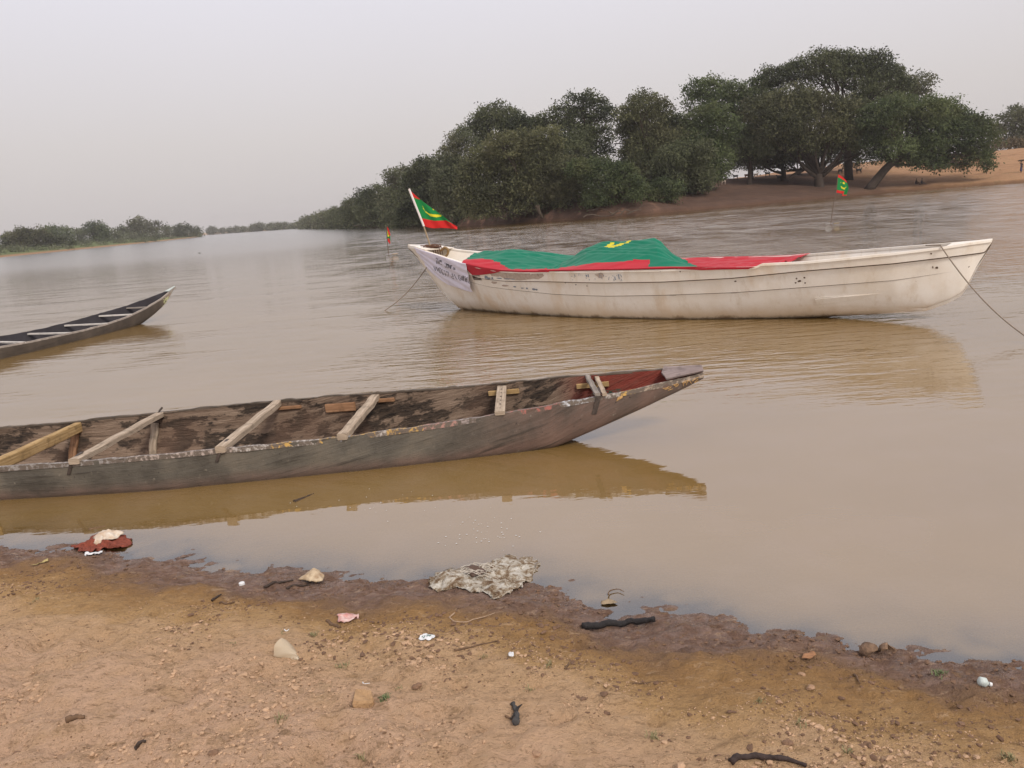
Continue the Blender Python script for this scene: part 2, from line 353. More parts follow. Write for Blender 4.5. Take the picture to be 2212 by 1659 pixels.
DUG = Hull((-6, 7.3), (1.7, 6.71),
           [(-.46, 0, .62, .62), (-.40, .12, .55, .55), (-.3, .34, .45, .42), (-.15, .62, .36, .30), (0, .8, .31, .26), (.14, .84, .30, .26), (.2, .84, .30, .28), (.3, .84, .31, .31), (.4, .81, .32, .35), (.5, .71, .32, .39), (.6, .59, .32, .43), (.7, .47, .35, .46), (.8, .34, .40, .51), (.9, .20, .46, .56), (.95, .125, .50, .58), (1.0, .045, .55, .59)],
           [(-.46, .55), (-.3, .05), (-.2, -.15), (0, -.33), (.5, -.33), (.7, -.18), (.82, -.035), (.88, .135), (.936, .296), (.98, .433), (1, .50)], pirogue_prof, .04)
DRK = Hull((-11.2, 14.0), (-8.9, 21.2),
           [(-.5, 0, .8, .8), (-.4, .25, .6, .6), (-.2, .6, .38, .5), (0, .72, .28, .44), (.2, .75, .25, .42), (.3, .75, .23, .30), (.4, .66, .22, .27), (.5, .57, .21, .28), (.6, .48, .23, .33), (.7, .38, .28, .40), (.8, .28, .39, .47), (.9, .16, .54, .59), (.95, .09, .65, .66), (1.0, .02, .76, .76)],
           [(-.5, .7), (-.3, 0), (-.2, -.12), (0, -.28), (.5, -.28), (.7, -.12), (.79, 0), (.858, .16), (.913, .32), (.949, .493), (.977, .628), (1, .74)], pirogue_prof, .035)
WN = [(0, 0, 1.44, 1.47), (.05, .36, 1.42, 1.40), (.1, .54, 1.32, 1.28), (.15, .68, 1.21, 1.20), (.2, .79, 1.09, 1.13), (.25, .88, 1.0, 1.08), (.3, .94, .93, 1.04), (.35, .99, .91, 1.0), (.4, 1.03, .91, .97), (.45, 1.05, .91, .94), (.5, 1.05, .91, .92), (.55, 1.04, .91, .91), (.6, 1.01, .91, .92), (.65, .96, .91, .92), (.7, .90, .91, .92), (.735, .855, .905, .93), (.742, .845, .955, .94), (.8, .74, .965, .98), (.85, .63, 1.0, 1.02), (.9, .49, 1.04, 1.06), (.95, .32, 1.09, 1.10), (.98, .17, 1.13, 1.13), (1.0, .03, 1.15, 1.16)]
WE = np.array([(0, 1), (.1, .7), (.27, .42), (.45, .26), (.6, .28), (.76, .4), (.9, .5), (1, 1)])
WS1 = np.array([(0, 1.36), (.05, 1.27), (.1, 1.13), (.15, .99), (.2, .85), (.25, .76), (.3, .725), (.4, .72), (.5, .695), (.6, .70), (.7, .74), (.8, .83), (.9, .89), (1, .99)])
WS2 = np.array([(0, 1.30), (.05, 1.08), (.1, .91), (.15, .79), (.2, .68), (.25, .59), (.3, .545), (.4, .465), (.5, .44), (.6, .46), (.7, .49), (.8, .56), (.9, .63), (1, .78)])
WHT = Hull((-2.15, 18.3), (6.9, 10.95), WN,
           [(0, 1.40), (.026, 1.117), (.048, .816), (.075, .443), (.103, .181), (.119, .03), (.15, -.10), (.27, -.25), (.45, -.33), (.6, -.28), (.7, -.15), (.80, -.01), (.817, .01), (.876, .069), (.931, .124), (.957, .246), (.970, .35), (.977, .485), (.984, .697), (.994, .938), (1, 1.10)],
           lambda s, q: q**np.interp(s, WE[:, 0], WE[:, 1]), .045)
def stations(s0, s1, n, ends=1.6):
    t = np.linspace(-1, 1, n); t = np.sign(t)*(1-(1-np.abs(t))**ends); return s0+(s1-s0)*(t+1)/2

# ------------------------------------------------------------ water (one sheet, open where a hull sits in it)
def build_water():
    pts = [(-1150, -58), (780, -58), (780, 1980), (-1150, 1980)]; edges = [(0, 1), (1, 2), (2, 3), (3, 0)]; holes = []
    for H_, s0, s1, off in ((DUG, -.46, 1, -.018), (DRK, -.5, 1, -.016), (WHT, 0, 1, -.02)):
        poly = H_.waterline(stations(s0, s1, 110), off); b_ = len(pts); pts += [tuple(p) for p in poly]; k_ = len(poly)
        edges += [(b_+i, b_+(i+1) % k_) for i in range(k_)]; holes.append(poly)
    for x in np.arange(-7.4, 5.4, .085):
        for y in np.arange(1.4, 7.2, .085):
            d = float(pdist(np.array(x), np.array(y), SHORE))
            if -.6 < d < 1.5: pts.append((x+random.uniform(-.01, .01), y+random.uniform(-.01, .01)))
    for x in list(np.arange(-60, 60, 6))+[100, 200, 400]:
        for y in list(np.arange(10, 140, 10))+[200, 400, 800]: pts.append((x+.37, y+.41))
    for x in np.arange(-40, 110, 4.0):
        y0_ = float(np.interp(x, RSHORE[8:, 0], RSHORE[8:, 1]))
        for o_ in (1, 6, 11, 17, 24): pts.append((x+.13, y0_-o_+.07))
    vs, es, fs, *_ = geometry.delaunay_2d_cdt([Vector(p) for p in pts], edges, [], 0, 1e-5)
    V = np.array([(p.x, p.y, 0) for p in vs]); F = np.array([f for f in fs], np.int32)
    c = V[F].mean(1)[:, :2]; keep = np.ones(len(F), bool)
    for poly in holes:
        P = np.array(poly); ins = np.zeros(len(c), bool); j = len(P)-1
        for i in range(len(P)):
            cond = ((P[i, 1] > c[:, 1]) != (P[j, 1] > c[:, 1])); xi = (P[j, 0]-P[i, 0])*(c[:, 1]-P[i, 1])/(P[j, 1]-P[i, 1]+1e-12)+P[i, 0]
            ins ^= cond & (c[:, 0] < xi); j = i
        keep &= ~ins
    F = F[keep]
    # faces up
    a, b, cc = V[F[:, 0]], V[F[:, 1]], V[F[:, 2]]; up = np.cross(b-a, cc-a)[:, 2] < 0; F[up] = F[up][:, ::-1]
    dep = np.where(np.abs(V[:, 0]) < 12, np.clip(-beach_h(V[:, 0], V[:, 1], False), 0, 1), 1.0); dep = np.where(V[:, 1] > 9, 1, dep)
    return V, F, dep, np.clip(-pdist(V[:, 0], V[:, 1], RSHORE), 0, 60)
def mat_water():
    k = NT('muddy_water', .5, 0); P = k.coord('World'); X_ = k.sepz(P); x, y = X_[0], X_[1]; dep = k.attr('depth')
    murk = k.noise(P, .35, 3); murk2 = k.noise(P, 1.7, 3)
    c = k.ramp(murk, [(.3, (.195, .118, .037)), (.7, (.228, .141, .049))]); c = k.mix(k.smooth(murk2, .4, .7, 0, .25), c, (.24, .158, .090))
    diff = k.n('ShaderNodeBsdfDiffuse'); k.l(c, diff.inputs[0]); tr = k.n('ShaderNodeBsdfTransparent')
    op = k.math('SUBTRACT', 1.0, k.math('POWER', 2.718, k.math('MULTIPLY', dep, -34.0)), True)
    body = k.n('ShaderNodeMixShader'); k.l(op, body.inputs[0]); k.l(tr.outputs[0], body.inputs[1]); k.l(diff.outputs[0], body.inputs[2])
    # ripples: a breezy reach to the right and beyond, calm water on the left and by the beach
    edge = k.math('SUBTRACT', x, k.math('MULTIPLY', y, -.16)); edge = k.math('ADD', edge, k.math('MULTIPLY', k.math('SUBTRACT', k.noise(P, .12, 4), .5), 9))
    zone = k.smooth(edge, -2.5, 4.0); zone = k.math('MULTIPLY', zone, k.smooth(y, 12.5, 19))
    lull = k.math('MULTIPLY', k.smooth(k.noise(k.coord('World', (.03, .05, 1)), 1, 4), .36, .56, .45, 1), 1.0); zone = k.math('MULTIPLY', zone, lull)
    bd = k.attr('bankdist'); lee = k.smooth(k.math('ADD', bd, k.math('MULTIPLY', k.math('SUBTRACT', k.noise(P, .08, 4), .5), 22)), 5, 20, .05, 1); zone = k.math('MULTIPLY', zone, lee)
    rip = k.noise(k.coord('World', (1.5, 3.4, 1), (0, 0, R(8))), 1.0, 3, .55); rip2 = k.noise(k.coord('World', (3.6, 9.0, 1), (0, 0, R(-6))), 1.0, 3, .5)
    hR = k.math('ADD', k.math('MULTIPLY', rip, .6), k.math('MULTIPLY', rip2, .3))
    calm = k.noise(k.coord('World', (.55, 1.6, 1), (0, 0, R(12))), 1.0, 3, .5)
    patch = k.smooth(k.noise(k.coord('World', (.25, .6, 1)), 1, 2), .46, .66)
    wv = k.noise(k.coord('World', (1.5, 5.2, 1), (0, 0, R(5))), 1.0, 3, .55)
    lapx = k.math('MULTIPLY', k.smooth(x, -3.2, -1.2), k.smooth(x, 6.5, 3.5)); lap = k.math('MULTIPLY', lapx, k.math('MULTIPLY', k.smooth(y, 8.0, 9.6), k.smooth(y, 16, 12.5)))
    lap = k.math('ADD', k.math('ADD', k.math('MULTIPLY', lap, .85), k.math('MULTIPLY', patch, .40)), .16)
    nearc = k.smooth(y, 7.6, 5.6, 1, .25)
    big = k.noise(k.coord('World', (.42, .40, 1), (0, 0, R(6))), 1.0, 4, .72); h = k.math('MULTIPLY', k.math('MULTIPLY', hR, zone), .13); h = k.math('ADD', h, k.math('MULTIPLY', k.math('MULTIPLY', big, zone), k.smooth(y, 22, 60, .07, .42)))
    h = k.math('ADD', h, k.math('MULTIPLY', calm, .007)); h = k.math('ADD', h, k.math('MULTIPLY', k.math('MULTIPLY', wv, lap), k.math('MULTIPLY', nearc, .030)))
    fine = k.noise(k.coord('World', (9, 24, 1), (0, 0, R(4))), 1.0, 2, .5); h = k.math('ADD', h, k.math('MULTIPLY', k.math('MULTIPLY', fine, nearc), .0012))
    nrm = k.bump(h, 1.0, 1.0); nr2 = k.bump(h, 1.0, .35)
    # steep little facets of the wind ripples, given as slopes so that they keep their size far out
    def facets(vec, detail):
        x_ = k.n('ShaderNodeTexNoise'); x_.inputs['Scale'].default_value = 1.0; x_.inputs['Detail'].default_value = detail; x_.inputs['Roughness'].default_value = .6; k.l(vec, x_.inputs['Vector'])
        q = k.n('ShaderNodeVectorMath', operation='SUBTRACT'); k.l(x_.outputs['Color'], q.inputs[0]); q.inputs[1].default_value = (.5, .5, .5); q2 = k.n('ShaderNodeVectorMath', operation='MULTIPLY'); k.l(q.outputs[0], q2.inputs[0]); q2.inputs[1].default_value = (.6, 1.3, 0); return q2.outputs[0]
    def scaled(v_, f_): q = k.n('ShaderNodeVectorMath', operation='SCALE'); k.l(v_, q.inputs[0]); k.l(f_, q.inputs['Scale']); return q.outputs[0]
    def vadd(a_, b_): q = k.n('ShaderNodeVectorMath', operation='ADD'); k.l(a_, q.inputs[0]); k.l(b_, q.inputs[1]); return q.outputs[0]
    def vnorm(a_): q = k.n('ShaderNodeVectorMath', operation='NORMALIZE'); k.l(a_, q.inputs[0]); return q.outputs[0]
    fA = scaled(facets(k.coord('World', (.9, .42, 1), (0, 0, R(6))), 3), k.math('MULTIPLY', zone, k.smooth(y, 16, 60, .18, .62)))
    fB = scaled(facets(k.coord('World', (1.9, 6.5, 1), (0, 0, R(5))), 2), k.math('ADD', k.math('MULTIPLY', k.math('MULTIPLY', lap, nearc), .075), .006))
    fac_ = vadd(fA, fB); half = k.n('ShaderNodeVectorMath', operation='SCALE'); k.l(fac_, half.inputs[0]); half.inputs['Scale'].default_value = .5
    nrm = vnorm(vadd(nrm, fac_)); nr2 = vnorm(vadd(nr2, half.outputs[0]))
    fr = k.n('ShaderNodeFresnel'); fr.inputs[0].default_value = 2.35; k.l(nr2, fr.inputs[1])
    gl = k.n('ShaderNodeBsdfGlossy'); k.l(k.math('ADD', k.math('ADD', k.math('MULTIPLY', zone, k.smooth(y, 18, 70, .01, .03)), k.math('MULTIPLY', k.smooth(x, 5, -25), k.smooth(y, 24, 90, 0, .14))), .006), gl.inputs['Roughness']); k.l(nrm, gl.inputs['Normal'])
    fin = k.n('ShaderNodeMixShader'); k.l(k.math('POWER', fr.outputs[0], .80, True), fin.inputs[0]); k.l(body.outputs[0], fin.inputs[1]); k.l(gl.outputs[0], fin.inputs[2]); k.l(fin.outputs[0], k.o.inputs[0]); return k.m
V, F, dep, bdist = build_water()
tag(fast_mesh('water', V, F, mat_water(), attrs={'depth': dep, 'bankdist': bdist}), kind='structure')

# ------------------------------------------------------------ boats
def mat_wood_out():
    k = NT('weathered_hull', .62, .35); U = k.coord('UV'); P = k.coord('World'); g_ = k.noise(k.coord('UV', (1.2, 16, 1)), 1.0, 6, .65); b = k.noise(U, 2.2, 6, .65); f = k.noise(U, 14, 5, .7)
    x, y, z = [k.sepz(P)[i] for i in range(3)]
    c = k.ramp(b, [(.3, (.048, .042, .034)), (.5, (.095, .083, .066)), (.7, (.15, .125, .095))]); red = k.ramp(b, [(.3, (.075, .036, .028)), (.7, (.17, .082, .062))])
    fr = k.math('ADD', k.smooth(x, -.9, .5), k.smooth(z, .14, .0)); fr = k.math('MULTIPLY', fr, k.smooth(b, .25, .6, .35, 1), True)
    c = k.mix(k.math('MULTIPLY', fr, .55), c, red); c = k.mix(k.smooth(g_, .55, .68, 0, .75), c, (.03, .024, .018)); c = k.mix(k.smooth(f, .62, .72, 0, .7), c, (.22, .19, .15))
    c = k.mix(k.smooth(k.noise(U, 32, 3), .67, .72), c, (.018, .014, .012)); c = k.mix(k.smooth(z, .05, .0, 0, .6), c, (.045, .03, .018)); k.base(c)
    k.set('Roughness', k.smooth(b, .3, .7, .45, .8)); k.set('Normal', k.bump(k.math('ADD', k.math('MULTIPLY', g_, 1.2), k.math('MULTIPLY', f, .5)), .012, .9)); return k.m
def mat_wood_in():
    k = NT('hull_inside', .85, .2); U = k.coord('UV'); x = k.sepz(k.coord('World'))[0]
    g_ = k.noise(k.coord('UV', (1.6, 22, 1)), 1.0, 6, .7); b = k.noise(k.coord('UV', (1, 2.2, 1)), 2.4, 6, .7); f = k.noise(k.coord('UV', (4, 15, 1)), 2, 5, .75)
    c = k.ramp(g_, [(.3, (.10, .068, .048)), (.5, (.20, .140, .10)), (.7, (.33, .245, .18))]); c = k.mix(k.smooth(b, .47, .54), c, k.ramp(f, [(.35, (.014, .012, .011)), (.7, (.10, .07, .05))]))
    c = k.mix(k.smooth(k.noise(U, .9, 3), .5, .66, 0, .6), c, (.15, .092, .064)); c = k.mix(k.math('MULTIPLY', k.smooth(x, .35, .85), k.smooth(g_, .35, .55, .75, 1)), c, (.22, .048, .034))
    c = k.mix(k.smooth(f, .64, .72, 0, .7), c, (.03, .022, .018)); k.base(c); k.set('Normal', k.bump(k.math('ADD', g_, f), .02, 1.0)); return k.m
def mat_plank(name, a, b, gs=1.0):
    k = NT(name, .8, .2); g_ = k.noise(k.coord('UV', (3*gs, 45*gs, 1)), 1.0, 5, .65); b_ = k.noise(k.coord('UV'), 9, 4)
    c = k.ramp(g_, [(.3, tuple(x*.62 for x in a)), (.5, a), (.75, b)]); c = k.mix(k.smooth(b_, .50, .66, 0, .55), c, tuple(x*.45 for x in a)); k.base(c); k.set('Normal', k.bump(g_, .006, .8)); return k.m
def mat_rim(segs, axis_len):
    """worn painted rail: coloured lengths along the rail (u of the UV map in metres)"""
    k = NT('painted_rail', .6, .35); U = k.coord('UV'); u = k.sepz(U)[0]; f = k.noise(U, 24, 5, .7); g_ = k.noise(k.coord('UV', (6, 60, 1)), 1, 4, .7)
    uu = k.math('ADD', u, k.math('MULTIPLY', k.math('SUBTRACT', f, .5), .10)); t = k.math('DIVIDE', uu, axis_len)
    r_ = k.n('ShaderNodeValToRGB'); r_.color_ramp.interpolation = 'CONSTANT'; e_ = r_.color_ramp.elements
    e_[0].position = 0; e_[0].color = (*segs[0][1], 1); e_[1].position = segs[1][0]; e_[1].color = (*segs[1][1], 1)
    for p_, c_ in segs[2:]: q = e_.new(p_); q.color = (*c_, 1)
    k.l(t, r_.inputs[0]); c = k.mix(k.smooth(f, .40, .53), k.mix(.35, r_.outputs[0], (.24, .19, .15)), (.125, .098, .078)); c = k.mix(k.smooth(g_, .57, .68, 0, .8), c, (.05, .04, .035)); k.base(c); k.set('Normal', k.bump(f, .004, .8)); return k.m
GREYW = (.30, .29, .285); WHT_ = (.50, .47, .44); YEL = (.62, .36, .055); RED = (.36, .07, .06); BLU = (.30, .38, .50); PNK = (.42, .20, .17)
def seg(s): return (s+.46)/1.46
RSEG = [(0, GREYW), (seg(.36), (.46, .38, .34)), (seg(.47), WHT_), (seg(.515), YEL), (seg(.535), WHT_), (seg(.565), YEL), (seg(.585), BLU), (seg(.60), YEL), (seg(.625), WHT_), (seg(.64), YEL), (seg(.68), PNK), (seg(.72), (.33, .28, .28)), (seg(.745), PNK), (seg(.775), RED), (seg(.83), (.62, .66, .72)), (seg(.875), GREYW), (seg(.885), WHT_), (seg(.90), YEL), (seg(.915), (.42, .33, .25))]
M_WOUT = mat_wood_out(); M_WIN = mat_wood_in()
M_PLANK = mat_plank('bare_timber', (.34, .265, .195), (.51, .42, .33)); M_PLANKY = mat_plank('yellow_timber', (.36, .235, .105), (.48, .34, .18)); M_PLANKG = mat_plank('grey_timber', (.22, .19, .165), (.36, .32, .28)); M_BLOCK = mat_plank('brown_block', (.28, .15, .08), (.40, .24, .14))
M_IRON = simple('rusty_iron', (.075, .055, .045), .6, .5, 30, .003)
def girth(h, s, side, qs, inner=0.0, zlift=0.0):
    zk = h.keel(s)+zlift; zg = h.rail(s, side); zk = min(zk, zg-.012); P = []; bb = max(h.b(s)-inner, .004)
    for q in qs:
        z = zk+(zg-zk)*q; o_ = bb*h.prof(s, q); P.append((*(h.A+h.D*h.L*s+h.N*side*o_), z))
    return P
def hull_shell(h, S, name, mat, parent, inner=0.0, lift=0.0, wob=0.0, sd=0):
    mb = MB(); P = []; U_ = []
    for s in S:
        a = girth(h, s, 1, HQ, inner, lift); b = girth(h, s, -1, HQ, inner, lift); r_ = a+b[::-1][1:]; g = 0; us = []
        for i, p in enumerate(r_):
            if i: g += math.dist(p, r_[i-1])
            us.append(g)
        gm = us[len(a)-1]; P.append(r_); U_.append([((s-S[0])*h.L, q-gm) for q in us])
    P = np.array(P)
    if wob: P = P + (fbm(P[..., 0]*1.5+P[..., 2]*2, P[..., 1]*2+P[..., 2]*3, sd, 3)-.5)[..., None]*np.array([0, wob, 0])*np.array(1.0)
    mb.grid(P, 0, np.array(U_)); return mb.build(name, mat, parent, smooth=True)
def rim_strip(h, S, side, wid, thick, name, mats, parent, out=.006, rough=0.0):   # rail cap
    mb = MB(); rows = []; uv = []
    for s in S:
        z = h.rail(s, side); b = h.b(s)*h.prof(s, 1.0); c = h.A+h.D*h.L*s; jj = (vnoise(s*90, side, 5)-.5)*rough
        o1 = b+out; o0 = max(b-wid, .0); j2 = (vnoise(s*140, side+4, 8)-.5)*rough
        rows.append([(*(c+h.N*side*o0), z-thick), (*(c+h.N*side*o0), z+.004+jj), (*(c+h.N*side*(o1+j2)), z+.004+jj), (*(c+h.N*side*(o1+j2)), z-thick)])
        uv.append([((s-S[0])*h.L, 0), ((s-S[0])*h.L, .02), ((s-S[0])*h.L, .02+wid), ((s-S[0])*h.L, .05+wid)])
    mb.grid(rows, 0, uv, close=True); return mb.build(name, mats, parent)
def railpt(h, s, side, dz=0, inn=0): c = h.A+h.D*h.L*s; return np.array([*(c+h.N*side*(h.b(s)-inn)), h.rail(s, side)+dz])

# near dugout pirogue --------------------------------------------------
pir = empty('pirogue', (*DUG.A, 0), 'long weathered brown wooden pirogue with worn painted rail, lying along the beach in the foreground', 'boat')
SD = stations(-.46, 1, 150)
PIRHULL = hull_shell(DUG, SD, 'hull', M_WOUT, pir, 0, 0, .03, 3); hull_shell(DUG, SD, 'inner_hull', M_WIN, pir, .04, .035, .03, 3)
rim_strip(DUG, stations(-.46, 1, 260), 1, .034, .035, 'rail', mat_rim(RSEG, 1.46*DUG.L), pir, .003, .012)
tag(rim_strip(DUG, stations(-.46, 1, 260), -1, .040, .012, 'rail', mat_plank('far_rail_wood', (.10, .078, .06), (.19, .145, .11)), pir, .0, .02), 'dark unpainted rail on the far side')
def thwart(s1, s2, w, hh, mat, parent, h, dn=.0, df=.0, name='thwart', wob=.003, ext=.02, label=None):
    mb = MB(); a = railpt(h, s1, 1, dn-hh*.2, -ext); b = railpt(h, s2, -1, df-hh*.2, .03); mb.beam(a, b, w, hh, seg=9, wob=wob, sd=s1*10); o = mb.build(name, mat, parent)
    if label: o['label'] = label
    return o
thwart(.198, .170, .075, .105, M_PLANKY, pir, DUG, .0, -.045, label='thick yellowish squared thwart beam'); thwart(.304, .288, .09, .05, M_PLANK, pir, DUG, .02, -.01, wob=.004); thwart(.464, .459, .085, .06, M_PLANK, pir, DUG, .02, -.01, wob=.004)
thwart(.594, .597, .085, .06, M_PLANK, pir, DUG, .02, -.03, wob=.007); thwart(.767, .763, .088, .035, M_PLANK, pir, DUG, .02, -.03, wob=0, label='flat pale thwart board drilled with a row of bolt holes'); t6 = thwart(.877, .868, .045, .03, M_PLANKG, pir, DUG, .03, .0, wob=.004, label='grey thwart stick near the bow'); thwart(.885, .879, .04, .03, M_PLANK, pir, DUG, .02, -.02, wob=.003)
for i in range(7): mb = MB(); a = railpt(DUG, .767, 1, .035, 0); b = railpt(DUG, .763, -1, -.012, 0); p = a+(b-a)*(.08+.14*i); mb.tube([p, p+np.array([0, 0, .002])], .009 if i % 2 else .006, 8); mb.build('bolt', M_IRON, pir)
def farwall(h, s, dz, inn=.045):                     # point on the inside of the far side
    z = h.rail(s, -1)-dz; zk = h.keel(s); q = max(0, min(1, (z-zk)/(h.rail(s, -1)-zk))); c = h.A+h.D*h.L*s; return np.array([*(c-h.N*(h.b(s)*h.prof(s, q)-inn)), z])
def block(s0, s1, dz, hgt, mat, name='cleat_block', th=.03):
    mb = MB(); a = farwall(DUG, s0, dz, .055); b = farwall(DUG, s1, dz, .055); mb.beam(a, b, th, hgt, seg=2); return mb.build(name, mat, pir)
block(.459, .492, .075, .03, M_BLOCK); tag(block(.527, .568, .115, .085, M_BLOCK), 'square brown patch block on the inner side'); block(.592, .622, .075, .035, M_BLOCK); block(.746, .784, .085, .045, M_PLANKY); block(.855, .893, .09, .045, M_PLANKY)
for s in (.166, .281):
    mb = MB(); a = farwall(DUG, s, .10, .06); b = farwall(DUG, s-.006, .42, .05); mb.beam(a, b, .075, .03, up=(0, 1, 0), seg=3, wob=.006); mb.build('rib_post', M_PLANK if s > .2 else M_BLOCK, pir)
for s, L_, wd in ((.300, .10, .028), (.463, .10, .028), (.878, .15, .045)):
    mb = MB(); a = railpt(DUG, s, 1, .045, .16); b = railpt(DUG, s, 1, .028, -.012)
    P = [a, b]
    for q in (.02, .5, 1): z = DUG.rail(s, 1)-L_*q; P.append(np.array(DUG.pt(s-.006*q, z, 1, .012)))
    rows = [[tuple(p+np.array([-wd/2, 0, 0])), tuple(p+np.array([wd/2, 0, 0])), tuple(p+np.array([wd/2, .004, -.005])), tuple(p+np.array([-wd/2, .004, -.005]))] for p in P]
    mb.grid(rows, close=True); mb.build('iron_strap', M_IRON, pir)
mb = MB(); a = railpt(DUG, .287, -1, -.03, .06); mb.tube([a, a+np.array([.01, .04, .05]), a+np.array([.03, .07, .075])], .011, 6); mb.build('iron_strap', M_IRON, pir)
# bow deck
mb = MB(); rows = []; uv = []
for s in np.linspace(.957, 1.0, 9):
    b = DUG.b(s)*.80; c = DUG.A+DUG.D*DUG.L*s; zn, zf = DUG.rail(s, 1), DUG.rail(s, -1)
    sh = .03*(1-(s-.957)/.043); rows.append([(*(c+DUG.N*b*t-DUG.D*sh*(1-abs(t))), (zn+(zf-zn)*(1-t)/2)+.016+.006*math.sin(t*3)) for t in np.linspace(-1, 1, 7)]); uv.append([((s-.957)*8, t*.1) for t in np.linspace(-1, 1, 7)])
mb.grid(rows, 0, uv); o = mb.build('bow_deck', mat_plank('pinkish_deck', (.21, .165, .155), (.31, .265, .255)), pir); md = o.modifiers.new('t', 'SOLIDIFY'); md.thickness = .018; md.offset = -1
# worn yellow lettering on the bow, from photo strokes (x, y in a 0..1 x 0..1 plate)
def strokes_on(h, S0, S1, Ztop, Zbot, strokes, rad, name, mat, parent, out=.006):
    mb = MB()
    for st in strokes:
        P = []
        for (x, y) in st: s = S0+(S1-S0)*x; zt = Ztop(s); zb = Zbot(s); P.append(h.pt(s, zt+(zb-zt)*y, 1, out))
        mb.tube(P, rad, 5)
    return mb.build(name, mat, parent)
M_YPAINT = simple('yellow_paint', (.55, .33, .13), .7, .5, 60)
BOWTXT = [[(0, .45), (.1, .5), (.17, .35)], [(.05, .7), (.2, .62), (.22, .4)], [(.14, .95), (.26, .88)], [(.28, .3), (.38, .22), (.42, .4), (.38, .62), (.32, .66)], [(.30, .42), (.38, .42)],
          [(.55, .85), (.53, .3), (.62, .1), (.68, .15), (.66, .4)], [(.53, .4), (.62, .38)], [(.62, .75), (.66, .2), (.72, .3), (.76, .8)], [(.78, .4), (.9, .05), (.95, .05)], [(.84, .75), (.93, .3), (.95, .7), (.86, .8)]]
absorb(PIRHULL, strokes_on(DUG, .952, .996, lambda s: DUG.rail(s, 1)-.018, lambda s: DUG.rail(s, 1)-.075, BOWTXT, .0035, 'painted_letters', M_YPAINT, pir))
mb = MB(); q = [(.900, .035), (.907, .02), (.905, .05), (.898, .07)]
mb.add([DUG.pt(s, DUG.rail(s, 1)-d, 1, .007) for s, d in q], [(0, 1, 2, 3)]); absorb(PIRHULL, mb.build('paint_patch', M_YPAINT, pir))
# green net heap in the bow
net = MB(); pc = np.array(DUG.across(.896, -.30, .36))
for i in range(70):
    a_ = random.uniform(0, 6.28); c0 = pc+np.array([random.gauss(0, .07), random.gauss(0, .02), random.gauss(0, .015)]); P = [c0]
    for j in range(6): P.append(P[-1]+np.array([random.gauss(0, .028), random.gauss(0, .014), random.gauss(0, .015)]))
    for p in P: p[2] = max(.31, min(.43, p[2]))
    net.tube(P, .0035, 4, caps=False)
tag(net.build('fishing_net', simple('green_twine', (.035, .09, .06), .8, .5, 40)), 'small tangle of dark green net lying in the bow of the brown pirogue', 'net')

# dark pirogue at the left edge -----------------------------------------
drk = empty('pirogue', (*DRK.A, 0), 'slender dark pirogue with pale painted tip, floating at the left edge of the picture', 'boat')
M_DOUT = simple('dark_hull', (.075, .058, .045), .7, .5, 4, .006, .25, 'World', (.045, .036, .03)); M_DIN = simple('dark_inside', (.058, .053, .058), .85, .5, 3, .006, .2, 'World', (.035, .030, .034))
def mat_dout():
    k = NT('dark_hull', .65, .3); P = k.coord('World'); y = k.sepz(P)[1]; a = k.noise(P, 3, 5); g_ = k.noise(k.coord('UV', (1, 14, 1)), 1, 5)
    c = k.ramp(a, [(.3, (.045, .034, .026)), (.7, (.085, .066, .05))]); c = k.mix(k.smooth(g_, .55, .7, 0, .6), c, (.03, .024, .02)); c = k.mix(k.smooth(y, 20.3, 20.9, 0, .9), c, (.30, .23, .17)); c = k.mix(k.smooth(y, 20.85, 21.1, 0, .8), c, (.36, .42, .38)); k.base(c); k.set('Normal', k.bump(g_, .01)); return k.m
SK = stations(-.5, 1, 120)
DRKHULL = hull_shell(DRK, SK, 'hull', mat_dout(), drk); hull_shell(DRK, SK, 'inner_hull', M_DIN, drk, .035, .03)
rim_strip(DRK, stations(-.5, 1, 160), 1, .034, .035, 'rail', simple('pale_rail', (.34, .29, .25), .7, .4, 12), drk, .003, .006); rim_strip(DRK, stations(-.5, 1, 160), -1, .02, .035, 'rail', M_DIN, drk, .0, .01)
M_PALE = mat_plank('pale_thwart', (.50, .46, .42), (.62, .58, .54))
for a_, b_ in ((.12, .17), (.275, .305), (.443, .446), (.604, .565), (.728, .688), (.81, .795)): thwart(a_, b_, .07, .035, M_PALE if a_ < .8 else M_PLANKG, drk, DRK, .0, -.05, wob=.0, ext=0)
mb = MB(); rows = []
for s in np.linspace(.955, 1.0, 6): b = DRK.b(s)*.9; c = DRK.A+DRK.D*DRK.L*s; rows.append([(*(c+DRK.N*b*t), DRK.rail(s, 1)+.012) for t in np.linspace(-1, 1, 4)])
mb.grid(rows); o = mb.build('bow_deck', simple('pale_green_paint', (.44, .48, .45), .6, .3, 10), drk); o.modifiers.new('t', 'SOLIDIFY').thickness = .015
absorb(DRKHULL, strokes_on(DRK, .905, .945, lambda s: DRK.rail(s, 1)-.04, lambda s: DRK.rail(s, 1)-.26, [[(.1, .1), (.3, .3), (.1, .45)], [(.5, .05), (.5, .5)], [(.3, .25), (.7, .3)], [(.6, .5), (.9, .2), (1, .5)], [(.2, .6), (.6, .7), (.5, .95)], [(.0, .8), (.3, .95)], [(.7, .7), (.95, .8)]], .013, 'painted_letters', simple('pale_yellow_paint', (.50, .50, .27), .7, .5, 40), drk, .01))

